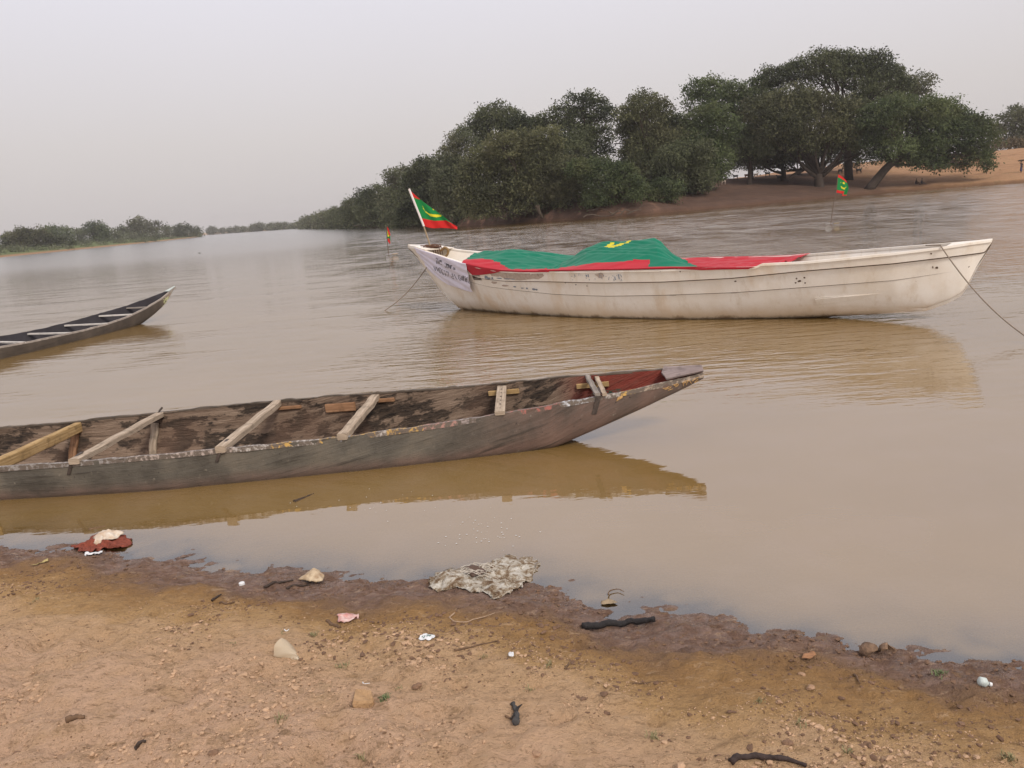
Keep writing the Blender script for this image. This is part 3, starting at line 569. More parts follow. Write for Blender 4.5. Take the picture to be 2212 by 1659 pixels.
# white boat ---------------------------------------------------------------
wb = empty('fibreglass_boat', (*WHT.A, 0), 'big white fibreglass fishing boat with lapped strakes and flags spread over it, beyond the pirogues', 'boat')
def mat_white():
    k = NT('white_gelcoat', .42, .4); U = k.coord('UV'); P = k.coord('World'); z = k.sepz(P)[2]; a = k.noise(P, 1.1, 5, .65); st = k.noise(k.coord('World', (4, 4, .35)), 1.0, 5, .7); f = k.noise(P, 26, 4, .7)
    c = k.ramp(a, [(.3, (.68, .60, .50)), (.6, (.78, .73, .665)), (.8, (.83, .79, .73))])
    c = k.mix(k.smooth(st, .50, .72, 0, .45), c, (.52, .40, .26))
    c = k.mix(k.smooth(k.noise(k.coord('World', (1.3, 1.3, .5)), 1.0, 4, .6), .56, .70, 0, .45), c, (.62, .44, .26)); zz = k.math('ADD', z, k.math('MULTIPLY', k.math('SUBTRACT', st, .5), .28)); c = k.mix(k.smooth(zz, .30, .02, 0, .6), c, (.50, .34, .17)); c = k.mix(k.smooth(zz, .07, -.01, 0, .85), c, (.17, .105, .05))
    c = k.mix(k.smooth(f, .68, .73, 0, .6), c, (.30, .22, .15)); k.base(c); k.set('Roughness', k.smooth(a, .3, .7, .55, .35)); k.set('Normal', k.bump(a, .01, .5)); return k.m
M_WHITE = mat_white()
SWT = stations(0, 1, 200, 1.9)
def wsection(s, side):
    zk = WHT.keel(s); zg = WHT.rail(s, side); z1 = min(np.interp(s, WS1[:, 0], WS1[:, 1]), zg-.004); z2 = min(np.interp(s, WS2[:, 0], WS2[:, 1]), z1-.004)
    z1 = max(z1, zk+.3*(zg-zk)); z2 = max(z2, zk+.15*(zg-zk)); b = WHT.b(s); st = min(.036, b*.25); P = []
    def o_(z): return b*WHT.prof(s, max(0, (z-zk)/(zg-zk)))
    for t in (0, .25, .5, .75, 1): z = zg+(z1-zg)*t; P.append((o_(z), z))
    for t in (0, .3, .65, 1): z = z1-.018+(z2-z1+.018)*t; P.append((max(o_(z)-st, 0), z))
    for t in (0, .12, .28, .45, .6, .72, .82, .9, .96, 1): z = z2-.018+(zk-z2+.018)*t; P.append((max(o_(z)-st*1.7, 0), z))
    c = WHT.A+WHT.D*WHT.L*s; return [(*(c+WHT.N*side*q), z) for q, z in P]
mb = MB(); rows = []; uv = []
for s in SWT: a = wsection(s, 1); b = wsection(s, -1); rows.append(a+b[::-1][1:]); uv.append([(s*WHT.L, j*.1) for j in range(len(a)+len(b)-1)])
mb.grid(rows, 0, uv); o = WHULL = mb.build('hull', M_WHITE, wb)
na_ = len(a)+len(b)-2; o.data.materials.append(simple('seam_grime_shade', (.14, .09, .055), .85, .5, 14))
for p in o.data.polygons: p.use_smooth = True; p.material_index = 1 if (p.index % na_) in (4, 8, na_-5, na_-9) else 0  # seam rows hold grime plus painted shade under each strake
o.data.set_sharp_from_angle(angle=R(28))
hull_shell(WHT, SWT, 'inner_hull', M_WHITE, wb, .05, .05)
rim_strip(WHT, SWT, 1, .07, .03, 'rail', M_WHITE, wb, .010, .0); rim_strip(WHT, SWT, -1, .07, .03, 'rail', M_WHITE, wb, .010, .0)
mb = MB(); rows = []
for s in np.linspace(0.0, .085, 10): b = WHT.b(s)*.96; c = WHT.A+WHT.D*WHT.L*s; rows.append([(*(c+WHT.N*b*t), (WHT.rail(s, 1)*(1+t)+WHT.rail(s, -1)*(1-t))/2+.008) for t in np.linspace(-1, 1, 7)])
mb.grid(rows); o = mb.build('foredeck', M_WHITE, wb); o.modifiers.new('t', 'SOLIDIFY').thickness = .02
mb = MB(); rows = []
for s in np.linspace(.955, 1.0, 8): b = WHT.b(s)*.95; c = WHT.A+WHT.D*WHT.L*s; rows.append([(*(c+WHT.N*b*t), (WHT.rail(s, 1)*(1+t)+WHT.rail(s, -1)*(1-t))/2+.006) for t in np.linspace(-1, 1, 7)])
mb.grid(rows); o = mb.build('afterdeck', M_WHITE, wb); o.modifiers.new('t', 'SOLIDIFY').thickness = .02
def wpt(s, z, out=.004):                                # a point on the stepped near side
    P = wsection(s, 1); c = WHT.A+WHT.D*WHT.L*s; zs = [p[2] for p in P][::-1]; of = [(p[0]-c[0])*WHT.N[0]+(p[1]-c[1])*WHT.N[1] for p in P][::-1]
    return np.array([*(c+WHT.N*(np.interp(z, zs, of)+out)), z])
def blot(s, z, rs, rz, n=9, jag=.35, out=.005, sd=0):
    rr_ = random.Random(sd+int(s*1e4)); P = [wpt(min(1, s+math.cos(2*math.pi*i/n)*rs*(1+rr_.uniform(-jag, jag))/WHT.L), z+math.sin(2*math.pi*i/n)*rz*(1+rr_.uniform(-jag, jag)), out) for i in range(n)]; return P
def blots(name, mat, lst, out=.005):
    mb = MB()
    for i, (s, z, rs, rz) in enumerate(lst): P = blot(s, z, rs, rz, out=out, sd=i*7); mb.add(P, [tuple(range(len(P)))])
    absorb(WHULL, mb.build(name, mat, wb, recalc=False))
M_PEEL = simple('bare_glassfibre', (.50, .40, .33), .8, .3, 18); M_BLUE = simple('faded_blue_paint', (.10, .14, .20), .7, .7, 60, c2=(.30, .31, .33)); M_RUST = simple('rust_stain', (.12, .07, .04), .8, .5, 40)
blots('peeled_patch', M_PEEL, [(.285, .875, .25, .06), (.315, .83, .30, .07), (.345, .84, .28, .07), (.375, .83, .18, .06), (.33, .78, .45, .035), (.27, .68, .09, .025), (.295, .62, .10, .02), (.50, .83, .10, .05)])
bl = [(.256, .79, .05, .03), (.262, .775, .06, .02), (.272, .765, .03, .035), (.29, .775, .08, .012), (.31, .765, .10, .011), (.322, .762, .06, .010)]
bl += [(.318, .60, .04, .012), (.335, .575, .05, .010), (.345, .57, .03, .014), (.36, .555, .05, .022), (.366, .55, .03, .015)]
blots('faded_lettering', M_BLUE, bl, .007)
# what is left of the boat's painted name and number: broken strokes, as the photo shows them (photo pixels, 300 px wide crop)
def L2(x, y): return (.452+(.085)*(x-420)/1240, .862-.14*(y-190)/250)
st = [[(340, 270), (360, 272)], [(345, 388), (365, 392)], [(430, 210), (445, 285)], [(530, 232), (550, 228)], [(560, 180), (565, 200)], [(585, 225), (592, 240)], [(635, 238), (640, 242)], [(735, 225), (755, 250), (745, 295)], [(730, 330), (735, 350)], [(800, 212), (798, 300)], [(805, 370), (815, 410)],
      [(1095, 200), (1100, 330)], [(1135, 235), (1148, 375)], [(1200, 245), (1203, 280)], [(1250, 285), (1265, 285)], [(1335, 300), (1310, 400)], [(1380, 330), (1385, 335)], [(1430, 260), (1442, 290)], [(1440, 370), (1442, 435)], [(1480, 295), (1482, 400)], [(1530, 250), (1540, 270)], [(1578, 225), (1582, 385)], [(1590, 435), (1600, 440)], [(1610, 228), (1645, 270), (1640, 320)], [(1622, 370), (1640, 432)], [(420, 290), (410, 300)], [(950, 360), (975, 370)]]
mb = MB()
for q in st: mb.tube([wpt(*L2(x, y), .003) for x, y in q], .010 if q[0][0] in (1578, 800, 735, 1480) else .005, 5)
absorb(WHULL, mb.build('faded_lettering', M_BLUE, wb))
blots('rust_spot', M_RUST, [(.94, 1.005, .012, .012), (.945, .79, .022, .016), (.941, .80, .008, .018), (.977, .66, .018, .022), (.975, .575, .018, .035), (.978, .78, .010, .012), (.785, .70, .013, .013), (.795, .71, .013, .013), (.783, .63, .013, .013), (.795, .625, .013, .013), (.788, .655, .03, .015), (.45, .655, .013, .013), (.47, .63, .011, .011), (.56, .34, .01, .03), (.63, .87, .01, .012), (.60, .88, .008, .01), (.705, .68, .02, .01), (.91, .62, .05, .008), (.70, .475, .05, .006), (.61, .455, .06, .006), (.55, .20, .01, .02), (.10, .32, .05, .03), (.092, .38, .02, .02), (.38, .85, .005, .03), (.43, .69, .01, .01)], .006)
# square vent plate, wedge rail and loose hems
mb = MB(); V4 = [wpt(.219, .825, .006), wpt(.240, .825, .006), wpt(.238, .735, .006), wpt(.217, .735, .006)]; mb.add(V4, [(0, 1, 2, 3)]); mb.build('hull_vent', simple('vent_hole', (.06, .035, .03), .8, .4, 20), wb, recalc=False)
mb = MB(); mb.tube([wpt(.2185, .83, .01), wpt(.2405, .83, .01), wpt(.2385, .73, .01), wpt(.2165, .73, .01), wpt(.2185, .83, .01)], .008, 6); mb.tube([wpt(.219, .765, .012), wpt(.236, .775, .012)], .008, 5); mb.build('vent_frame', simple('vent_metal', (.42, .36, .30), .5, .4, 30), wb)
mb = MB(); rows = []
for t in np.linspace(0, 1, 20):
    s = .804+.116*t; zt = .352+.108*t; zb = zt-.10*(1-t)-.004; o_ = .05*(1-t)+.001; rows.append([tuple(wpt(s, zt+.006, .0)), tuple(wpt(s, zt, o_)), tuple(wpt(s, zb, o_*.6)), tuple(wpt(s, zb-.006, 0))])
mb.grid(rows); mb.add([rows[0][i] for i in range(4)], [(0, 1, 2, 3)]); mb.build('spray_wedge', M_WHITE, wb)
mb = MB(); mb.tube([wpt(.804, .357, .012), wpt(.86, .409, .009), wpt(.92, .463, .003)], .004, 5); absorb(WHULL, mb.build('wedge_seam', M_RUST, wb))

# ------------------------------------------------------------ cloth
def mat_cloth(name, c, rough=.8):
    k = NT(name, rough, .2); P = k.coord('Object'); a = k.noise(P, 3, 4); f = k.noise(P, 140, 2)
    k.base(k.ramp(a, [(.3, tuple(x*.86 for x in c)), (.7, c)])); k.set('Normal', k.bump(k.math('ADD', a, k.math('MULTIPLY', f, .12)), .01, .5)); k.set('Sheen Weight', .15)
    tr = k.n('ShaderNodeBsdfTranslucent'); tr.inputs[0].default_value = (*c, 1); mx = k.n('ShaderNodeMixShader'); mx.inputs[0].default_value = .22; k.l(k.b.outputs[0], mx.inputs[1]); k.l(tr.outputs[0], mx.inputs[2]); k.l(mx.outputs[0], k.o.inputs[0]); return k.m
C_GRN = mat_cloth('green_cloth', (.0, .185, .105)); C_RED = mat_cloth('red_cloth', (.52, .022, .038)); C_YEL = mat_cloth('yellow_cloth', (.72, .62, .03)); C_WHT = mat_cloth('white_cloth', (.82, .78, .88))
F_GRN = mat_cloth('flag_green', (.012, .22, .055)); F_RED = mat_cloth('flag_red', (.60, .024, .022)); F_YEL = mat_cloth('flag_yellow', (.70, .62, .03))
def inpoly(P, x, y):
    c = False; j = len(P)-1
    for i in range(len(P)):
        if (P[i][1] > y) != (P[j][1] > y) and x < (P[j][0]-P[i][0])*(y-P[i][1])/(P[j][1]-P[i][1])+P[i][0]: c = not c
        j = i
    return c
def cover(name, label, s0, s1, hump, tb, hang, skew, ns, nt_, emblems=(), tb2=None, hexp=1.5, lift=.022, slant=0.0, sag=.05, far_in=.04, sd=0, group=None, tfar=-1.0):
    """cloth laid from the near rail over to the far rail; t=+1 near rail, beyond it hangs down"""
    V_ = []; mi = []; tt = np.r_[np.linspace(tfar, 1, nt_), 1+np.linspace(.03, .6, 12)]
    for i in range(ns+1):
        a = i/ns
        for t in tt:
            s = s0+(s1-s0)*a + skew(a, t); hg = hang(s); tc_ = min(t, 1)
            zr = WHT.rail(s, 1)*(1+tc_)/2+WHT.rail(s, -1)*(1-tc_)/2+lift; hp_ = np.interp(s-slant*tc_, [q[0] for q in hump], [q[1] for q in hump])
            z = zr + hp_*max(0, 1-abs(tc_)**hexp) - (sag*(1-tc_**2) if hp_ < .02 else 0)
            wr = (fbm(s*18+t*2+sd, t*1.2+s*4, 7+sd, 2)-.5)*.05*(1-abs(tc_)**3) + (np.abs(fbm(s*34+t*7, t*1.2+sd, 17+sd, 2)-.5)-.1)*.085*(1-abs(tc_)**6)+(np.abs(fbm(s*22-t*11, t*1.0+sd, 27+sd, 1)-.5)-.1)*.065*(1-abs(tc_)**6)
            b = WHT.b(s)
            if t <= 1: p = (*(WHT.A+WHT.D*WHT.L*s+WHT.N*(b+.016)*t), z+wr)
            else:
                dz = (t-1)/.6*hg; p_ = WHT.pt(s, max(WHT.rail(s, 1)-dz, WHT.keel(s)+.05), 1, .028+.008*math.sin(s*170+dz*20)*min(1, dz*12)); p = (p_[0], p_[1], WHT.rail(s, 1)+lift-dz)
            V_.append(p)
    k_ = len(tt); Fq = []
    for i in range(ns):
        for j in range(k_-1):
            a = i*k_+j; Fq.append((a, a+1, a+k_+1, a+k_)); am = (i+.5)/ns; tm = (tt[j]+tt[j+1])/2; s = s0+(s1-s0)*am+skew(am, tm); c = 0
            bnd = np.interp(s, [q[0] for q in tb], [q[1] for q in tb])
            if tm > bnd: c = 1
            if tb2 is not None and tm < np.interp(s, [q[0] for q in tb2], [q[1] for q in tb2]): c = 1
            for e_ in emblems:
                if inpoly(e_, s, tm): c = 2
            mi.append(c)
    o = fast_mesh(name, V_, Fq, [C_GRN, C_RED, C_YEL], mi=mi, smooth=True); md = o.modifiers.new('thick', 'SOLIDIFY'); md.thickness = .004
    return tag(o, label, 'flag', group)
GF = 'national flags laid over the white boat'
cover('flag', 'green and red flag stretched low over the white boat beside the banner', .19, .405, [(.19, .03), (.22, .12), (.26, .20), (.30, .18), (.34, .10), (.38, .03), (.41, .0)],
      [(.19, .70), (.22, .66), (.26, .70), (.29, .80), (.32, .96), (.36, .90), (.41, .80)], lambda s: np.interp(s, [.19, .205, .24, .28, .30, .42], [.26, .27, .20, .10, .03, .03]), lambda a, t: (1-a)*(-.035*(1-t)/2+.012*max(0, t)), 90, 60, tb2=[(.19, -2), (.33, -2), (.37, -.7), (.41, -.3)], sd=1, group=GF)
CRES = [(x_, y_+.20) for x_, y_ in [(.470, -.14), (.467, .0), (.471, .08), (.481, .11), (.498, .04), (.520, -.14), (.519, -.20), (.501, -.06), (.485, .02), (.479, -.01), (.479, -.14)]]
cover('flag', 'green flag with yellow crescent tented high over the middle of the white boat', .385, .658, [(.36, .0), (.38, .04), (.40, .15), (.42, .27), (.45, .35), (.50, .39), (.547, .41), (.558, .35), (.575, .15), (.592, .03), (.61, .0)],
      [(.38, .62), (.42, .74), (.45, .80), (.52, .80), (.574, .77), (.582, .97), (.67, .97)], lambda s: np.interp(s, [.38, .6, .66], [.025, .02, .02]), lambda a, t: (.010*(1-t)*(1-a)-.125*(1-t)/2*a), 130, 80, emblems=[CRES], slant=.055, lift=.034, sd=2, group=GF)
cover('flag', 'red end of a flag sagging across the rear part of the white boat', .625, .735, [(.5, 0), (.9, 0)], [(.5, -9), (.9, -9)], lambda s: .035, lambda a, t: (.028*(1-t)/2*a-.125*(1-t)/2*(1-a)), 70, 60, sag=.07, lift=.010, sd=3, group=GF)
# white banner with handwriting, on the near bow
BT = [(.055, None), (.21, None)]
def bann(a, b, out=0.0):
    # a 0..1 bow to stern, b 0..1 top to bottom
    st_, sb_ = .052+.163*a, .075+.130*a
    s = st_*(1-b)+sb_*b; ztop = WHT.rail(st_, 1)+.02; zbot = np.interp(a, [0, .2, .45, .7, 1], [.93, .77, .60, .53, .455]); z = ztop*(1-b)+zbot*b
    w_ = .014*math.sin((a*3-b*5)*4.3)*min(1, b*4)*(1-.3*b)+.010*math.sin((a*9+b*7))*min(1, b*3)+.018*math.sin((1-a)*9+b*2)*math.exp(-((a-.8)/.25)**2)*min(1, b*3)
    b_ = WHT.b(s)*WHT.prof(s, max(0, min(1, (z-WHT.keel(s))/(WHT.rail(s, 1)-WHT.keel(s)))))
    return np.array([*(WHT.A+WHT.D*WHT.L*s+WHT.N*(b_+.045+w_+out)), z])
Vb = [bann(i/70, j/40) for i in range(71) for j in range(41)]; Fb = [(i*41+j, i*41+j+1, (i+1)*41+j+1, (i+1)*41+j) for i in range(70) for j in range(40)]
o = BANNER = fast_mesh('banner', Vb, Fb, C_WHT, smooth=True); o.modifiers.new('thick', 'SOLIDIFY').thickness = .003; tag(o, 'white cloth banner with handwritten greeting tied over the bow of the white boat', 'banner')
def zb(x, y):                      # close-up pixels -> banner coordinates
    u = 895.9+x*.07; v = 519.8+y*.07; best = (1e9, 0, 0)
    for da in ZBG:
        e_ = (da[2]-u)**2+(da[3]-v)**2
        if e_ < best[0]: best = (e_, da[0], da[1])
    return best[1], best[2]
ZBG = []
for i in range(101):
    for j in range(61):
        p = bann(i/100, j/60)-Cpos; zc = p @ Fv; ZBG.append((i/100, j/60, CX+FPX*(p @ Xv)/zc, CY-FPX*(p @ Yv)/zc))
TXT = [[(665, 530), (680, 700), (715, 690), (720, 640), (680, 615), (705, 590), (700, 540), (665, 530)], [(745, 610), (755, 720)], [(745, 560), (746, 566)], [(768, 660), (790, 650), (785, 600), (765, 620), (768, 700), (790, 725)], [(805, 610), (815, 740)], [(808, 640), (830, 610), (838, 755)],
       [(935, 675), (950, 820), (975, 830), (972, 700)], [(985, 760), (1010, 750), (1000, 700), (985, 740), (995, 830), (1010, 830)], [(1020, 720), (1030, 845)], [(1022, 740), (1048, 720), (1052, 850)], [(1065, 740), (1072, 800), (1090, 850)], [(1092, 760), (1095, 860)], [(1108, 770), (1125, 760), (1120, 870)], [(1140, 750), (1150, 790)],
       [(1190, 850), (1210, 835), (1235, 850), (1230, 890), (1195, 890), (1190, 850)], [(1237, 850), (1240, 895)],
       [(600, 790), (645, 925), (668, 810)], [(668, 810), (722, 950), (735, 850)], [(765, 845), (750, 900), (770, 990), (815, 1000), (830, 900), (795, 845), (765, 845)], [(850, 880), (860, 1020), (890, 1060), (912, 1050), (905, 910)], [(935, 920), (950, 1050)], [(970, 1090), (985, 960), (1030, 970), (1050, 1010), (1030, 1115)],
       [(1140, 1140), (1165, 1015), (1200, 1120)], [(1150, 1095), (1190, 1090)], [(1235, 1040), (1250, 1100)], [(1170, 1180), (1200, 1150), (1210, 1195)], [(1260, 1110), (1290, 1190), (1315, 1195)],
       [(1400, 1085), (1350, 1080), (1360, 1160), (1410, 1225), (1430, 1215), (1425, 1150), (1395, 1150)], [(1450, 1090), (1465, 1215), (1495, 1225), (1490, 1080)], [(1515, 1250), (1500, 1080), (1535, 1090), (1530, 1150), (1505, 1155)], [(1560, 1100), (1570, 1260)], [(1590, 1200), (1625, 1195), (1615, 1145), (1590, 1165), (1595, 1250), (1630, 1280)], [(1645, 1110), (1655, 1270), (1680, 1310), (1700, 1320)]]
mb = MB()
for q in TXT:
    P = [bann(*zb(x, y), .008) for x, y in q]
    if len(P) > 1: mb.tube(P, .0048, 4)
absorb(BANNER, mb.build('lettering', simple('black_ink', (.02, .02, .025), .8, .1, 20)))
# rope and cleat bundle at the bow, flag staff
rp = MB(); c0 = np.array(WHT.across(.072, .25, WHT.rail(.07, 1)+.03))
for i in range(14):
    a_ = random.uniform(0, 6.28); P = [c0+np.array([random.gauss(0, .10), random.gauss(0, .05), random.uniform(-.03, .06)]) for _ in range(4)]; rp.tube(curve(P, 9), .010, 5)
for i in range(5): x0 = c0+np.array([.02+.05*i, 0, .02]); rp.tube([x0, x0+np.array([.02, -.05, -.10]), x0+np.array([.03, -.02, -.2])], .008, 5)
tag(rp.build('rope_bundle', simple('brown_rope', (.16, .08, .05), .9, .5, 50)), 'knotted brown rope lashing at the foot of the flag staff on the white bow', 'rope')
mb = MB(); p = np.array(WHT.across(.10, -.1, WHT.rail(.1, -1)+.02)); mb.tube(curve([p+np.array([-.16, .05, .0]), p+np.array([-.05, .03, .07]), p+np.array([.02, 0, .03]), p+np.array([.0, 0, -.08]), p+np.array([-.12, 0, -.16])], 12), [.02, .025, .03, .035, .03, .03, .03, .03, .028, .025, .02, .015], 7)
mb.build('bow_cleat', simple('old_brass', (.28, .17, .07), .6, .5, 30), wb)

def pole_flag(name, label, base, axis_pts, pole_pts, pole_r, polys, outline_top, outline_bot, sc_, mats, amp, group=None, sleeve=None, n=(110, 70), yaw=0.0, ph=0):
    """flag on a pole. 2-D pixel drawing coordinates (x right, y down) are laid in a vertical plane facing the beach and turned into metres by sc_"""
    x0, y0 = base[1]; B = np.array(base[0], float)
    ca, sa = math.cos(yaw), math.sin(yaw)
    # undo the camera's roll so the drawing stands as it does in the world
    def W(x, y, dep_=0):
        dx, dy = (x-x0)*sc_, -(y-y0)*sc_; rr = -ROLL*TW; X2 = dx*math.cos(rr)-dy*math.sin(rr); Z2 = dx*math.sin(rr)+dy*math.cos(rr); return B+np.array([X2*ca, X2*sa+dep_, Z2])
    root = empty(name, B, label, 'flag', group); mb = MB(); mb.tube([W(x, y) for x, y in pole_pts], pole_r, 8); mb.build('pole', mats[3], root)
    if sleeve: mb = MB(); mb.tube([W(x, y) for x, y in sleeve[0]], sleeve[1], 8); mb.build('sleeve', mats[4], root)
    na, nb = n; T_ = curve(outline_top, na+1); B_ = curve(outline_bot, na+1); V_ = []; xy = []
    for i in range(na+1):
        for j in range(nb+1):
            f = j/nb; x, y = T_[i]*(1-f)+B_[i]*f; a = i/na; d = amp*math.sin(a*7+f*2.2+ph)*min(1, a*3)+amp*.5*math.sin(a*15-f*4+ph)*min(1, a*3); V_.append(W(x, y, d)); xy.append((x, y))
    Fq = []; mi = []
    for i in range(na):
        for j in range(nb):
            a = i*(nb+1)+j; Fq.append((a, a+1, a+nb+2, a+nb+1)); x = (xy[a][0]+xy[a+nb+2][0])/2; y = (xy[a][1]+xy[a+nb+2][1])/2; c = 0
            for ci, pl in polys:
                if inpoly(pl, x, y): c = ci
            mi.append(c)
    fl = fast_mesh('cloth', V_, Fq, mats[:3], parent=root, mi=mi, smooth=True); fl.modifiers.new('thick', 'SOLIDIFY').thickness = .004
    return root
TW = 1.0
M_STICK = simple('bamboo_staff', (.36, .27, .17), .7, .35, 30); M_SLEEVE = simple('white_tape', (.68, .62, .60), .6, .15, 30); M_DSTICK = simple('dark_staff', (.13, .09, .065), .7, .4, 30)
def pxm(d): return d/FPX
FB = WHT.across(.072, .30, WHT.rail(.07, 1)+.01); dB = np.dot(np.array(FB)-Cpos, Fv)
sc1 = .275*dB/FPX
pole_flag('staff_flag', 'triangular drooping flag with crescent on a leaning staff at the white bow', (FB, (363, 637)), None, [(366, 650), (350, 580), (330, 520), (312, 462), (250, 300), (207, 185)], .016,
          [(1, [(205, 190), (292, 268), (236, 252), (200, 190)]), (1, [(285, 405), (345, 418), (400, 428), (490, 425), (530, 445), (600, 480), (600, 510), (300, 500)]), (2, [(307, 313), (325, 352), (360, 374), (400, 379), (452, 383), (455, 395), (415, 401), (370, 394), (332, 365), (312, 335)]), (2, [(385, 333), (400, 345), (388, 347)])],
          [(214, 198), (250, 230), (290, 265), (390, 338), (480, 402), (545, 456), (575, 472)], [(310, 464), (345, 478), (380, 484), (450, 483), (510, 485), (550, 490), (575, 493)], sc1, [F_GRN, F_RED, F_YEL, M_STICK, M_SLEEVE], .03, sleeve=([(315, 470), (283, 385), (250, 300), (207, 187)], .024))
# two flags on floats
def float_flag(loc, px, name_label, polys, top, bot, pole, sc_, nlab, ph, fl):
    root = pole_flag('float_flag', name_label, (loc, px), None, pole, .024, polys, top, bot, sc_, [F_GRN, F_RED, F_YEL, M_DSTICK, M_SLEEVE], .03, group='flags standing on floats in the river', ph=ph, n=(80, 80))
    for (dx, c, r_, L_) in fl:
        mb = MB(); P = [np.array(loc)+np.array([dx-L_/2, 0, .04]), np.array(loc)+np.array([dx-L_*.45, 0, .04]), np.array(loc)+np.array([dx+L_*.3, 0, .045]), np.array(loc)+np.array([dx+L_*.42, 0, .045]), np.array(loc)+np.array([dx+L_/2, 0, .05])]; mb.tube(P, [r_*.7, r_, r_, r_*.4, r_*.35], 10); mb.build('float', simple('float_plastic', c, .4, .2, 10), root, smooth=True)
p1 = G(1794.5, 485); sA = .1125*np.dot(p1-Cpos, Fv)/FPX
float_flag(p1, (462, 1110), 'flag with crescent and star on a float before the right bank',
           [(1, [(500, 170), (760, 170), (740, 330), (690, 330), (640, 290), (575, 252), (512, 232)]), (1, [(500, 455), (570, 478), (660, 487), (657, 552), (730, 552), (730, 620), (500, 620)]), (2, [(588, 390), (605, 398), (625, 420), (655, 428), (700, 402), (690, 420), (668, 432), (668, 458), (640, 456), (605, 435)]), (2, [(620, 325), (640, 318), (650, 330), (662, 355), (640, 360), (620, 345)]), (2, [(580, 320), (596, 318), (585, 345)])],
           [(512, 180), (575, 205), (640, 252), (690, 310), (715, 370), (733, 430), (728, 500), (722, 560)], [(512, 515), (560, 524), (610, 530), (632, 540), (634, 572), (660, 577), (700, 570), (720, 568)], [(460, 1110), (470, 900), (482, 700), (500, 560), (512, 480), (512, 178)], sA, 'A', 0, [(-.10, (.25, .24, .23), .024, .34), (.32, (.26, .20, .11), .02, .30)])
p2 = G(839.5, 551); sB = .275*np.dot(p2-Cpos, Fv)/FPX
float_flag(p2, (38, 692), 'limp folded red and green flag on a float left of the white boat',
           [(1, [(28, 465), (48, 480), (60, 540), (46, 545), (38, 505), (30, 490)]), (1, [(30, 570), (42, 560), (50, 570), (58, 608), (28, 600)]), (2, [(34, 505), (40, 515), (40, 535), (48, 540), (46, 550), (34, 548)])],
           [(31, 470), (38, 478), (44, 490), (52, 515), (56, 542)], [(29, 572), (36, 585), (44, 598), (52, 606), (54, 600)], [(38, 692), (34, 600), (30, 560), (31, 468)], sB, 'B', 2, [(0, (.30, .29, .28), .03, .34), (.40, (.38, .27, .16), .022, .36)])
# mooring ropes
M_ROPE = simple('mooring_rope', (.28, .22, .17), .9, .4, 60)
a = wpt(.058, .97, .01); b = G(831, 671); P = [a+(b-a)*t+np.array([0, 0, -.10*math.sin(math.pi*t)]) for t in np.linspace(0, 1, 16)]; P.append(b+np.array([-.1, -.1, -.15]))
mb = MB(); mb.tube(P, .010, 6); tag(mb.build('mooring_rope', M_ROPE), 'mooring rope running from the white bow down into the water on the left', 'rope')
a = np.array(WHT.pt(.95, WHT.rail(.95, 1)+.02, 1, .01)); b = G(2262, 752)-np.array([0, 0, .02]); P = [a+(b-a)*t+np.array([0, 0, -.16*math.sin(math.pi*t)**.9]) for t in np.linspace(0, 1, 22)]
mb = MB(); mb.tube([a+np.array([-.05, .3, .0]), a+np.array([0, 0, .012])]+P, .009, 6); tag(mb.build('mooring_rope', M_ROPE), 'mooring rope sagging from the stern of the white boat out to the right edge', 'rope')

# ------------------------------------------------------------ trees
def mat_leaf(name, dark, light, warm):
    k = NT(name, .75, .15); t = k.attr('tint'); P = k.coord('World'); a = k.noise(P, .22, 3); f = k.noise(P, 1.2, 3)
    c = k.mix(t, dark, light); c = k.mix(k.smooth(a, .45, .7, 0, .6), c, warm); c = k.mix(k.smooth(f, .5, .75, 0, .35), c, tuple(x*.6 for x in dark)); k.base(c)
    tr = k.n('ShaderNodeBsdfTranslucent'); k.l(c, tr.inputs[0]); mx = k.n('ShaderNodeMixShader'); mx.inputs[0].default_value = .3; k.l(k.b.outputs[0], mx.inputs[1]); k.l(tr.outputs[0], mx.inputs[2]); k.l(mx.outputs[0], k.o.inputs[0]); return k.m
L_ACA = mat_leaf('acacia_leaf', (.034, .042, .026), (.125, .138, .070), (.105, .108, .058)); L_OLI = mat_leaf('olive_leaf', (.042, .046, .027), (.145, .148, .072), (.125, .115, .064)); L_GRN = mat_leaf('green_leaf', (.036, .050, .026), (.125, .155, .066), (.125, .130, .058)); L_SHR = mat_leaf('scrub_leaf', (.075, .085, .05), (.14, .15, .085), (.15, .14, .09)); L_DRY = mat_leaf('dry_leaf', (.12, .09, .055), (.19, .15, .09), (.17, .13, .08))
M_BARK = simple('dark_bark', (.060, .045, .036), .95, .4, 3, .05, .1, 'World'); M_BARKL = simple('grey_bark', (.11, .085, .065), .95, .4, 3, .05, .1, 'World')
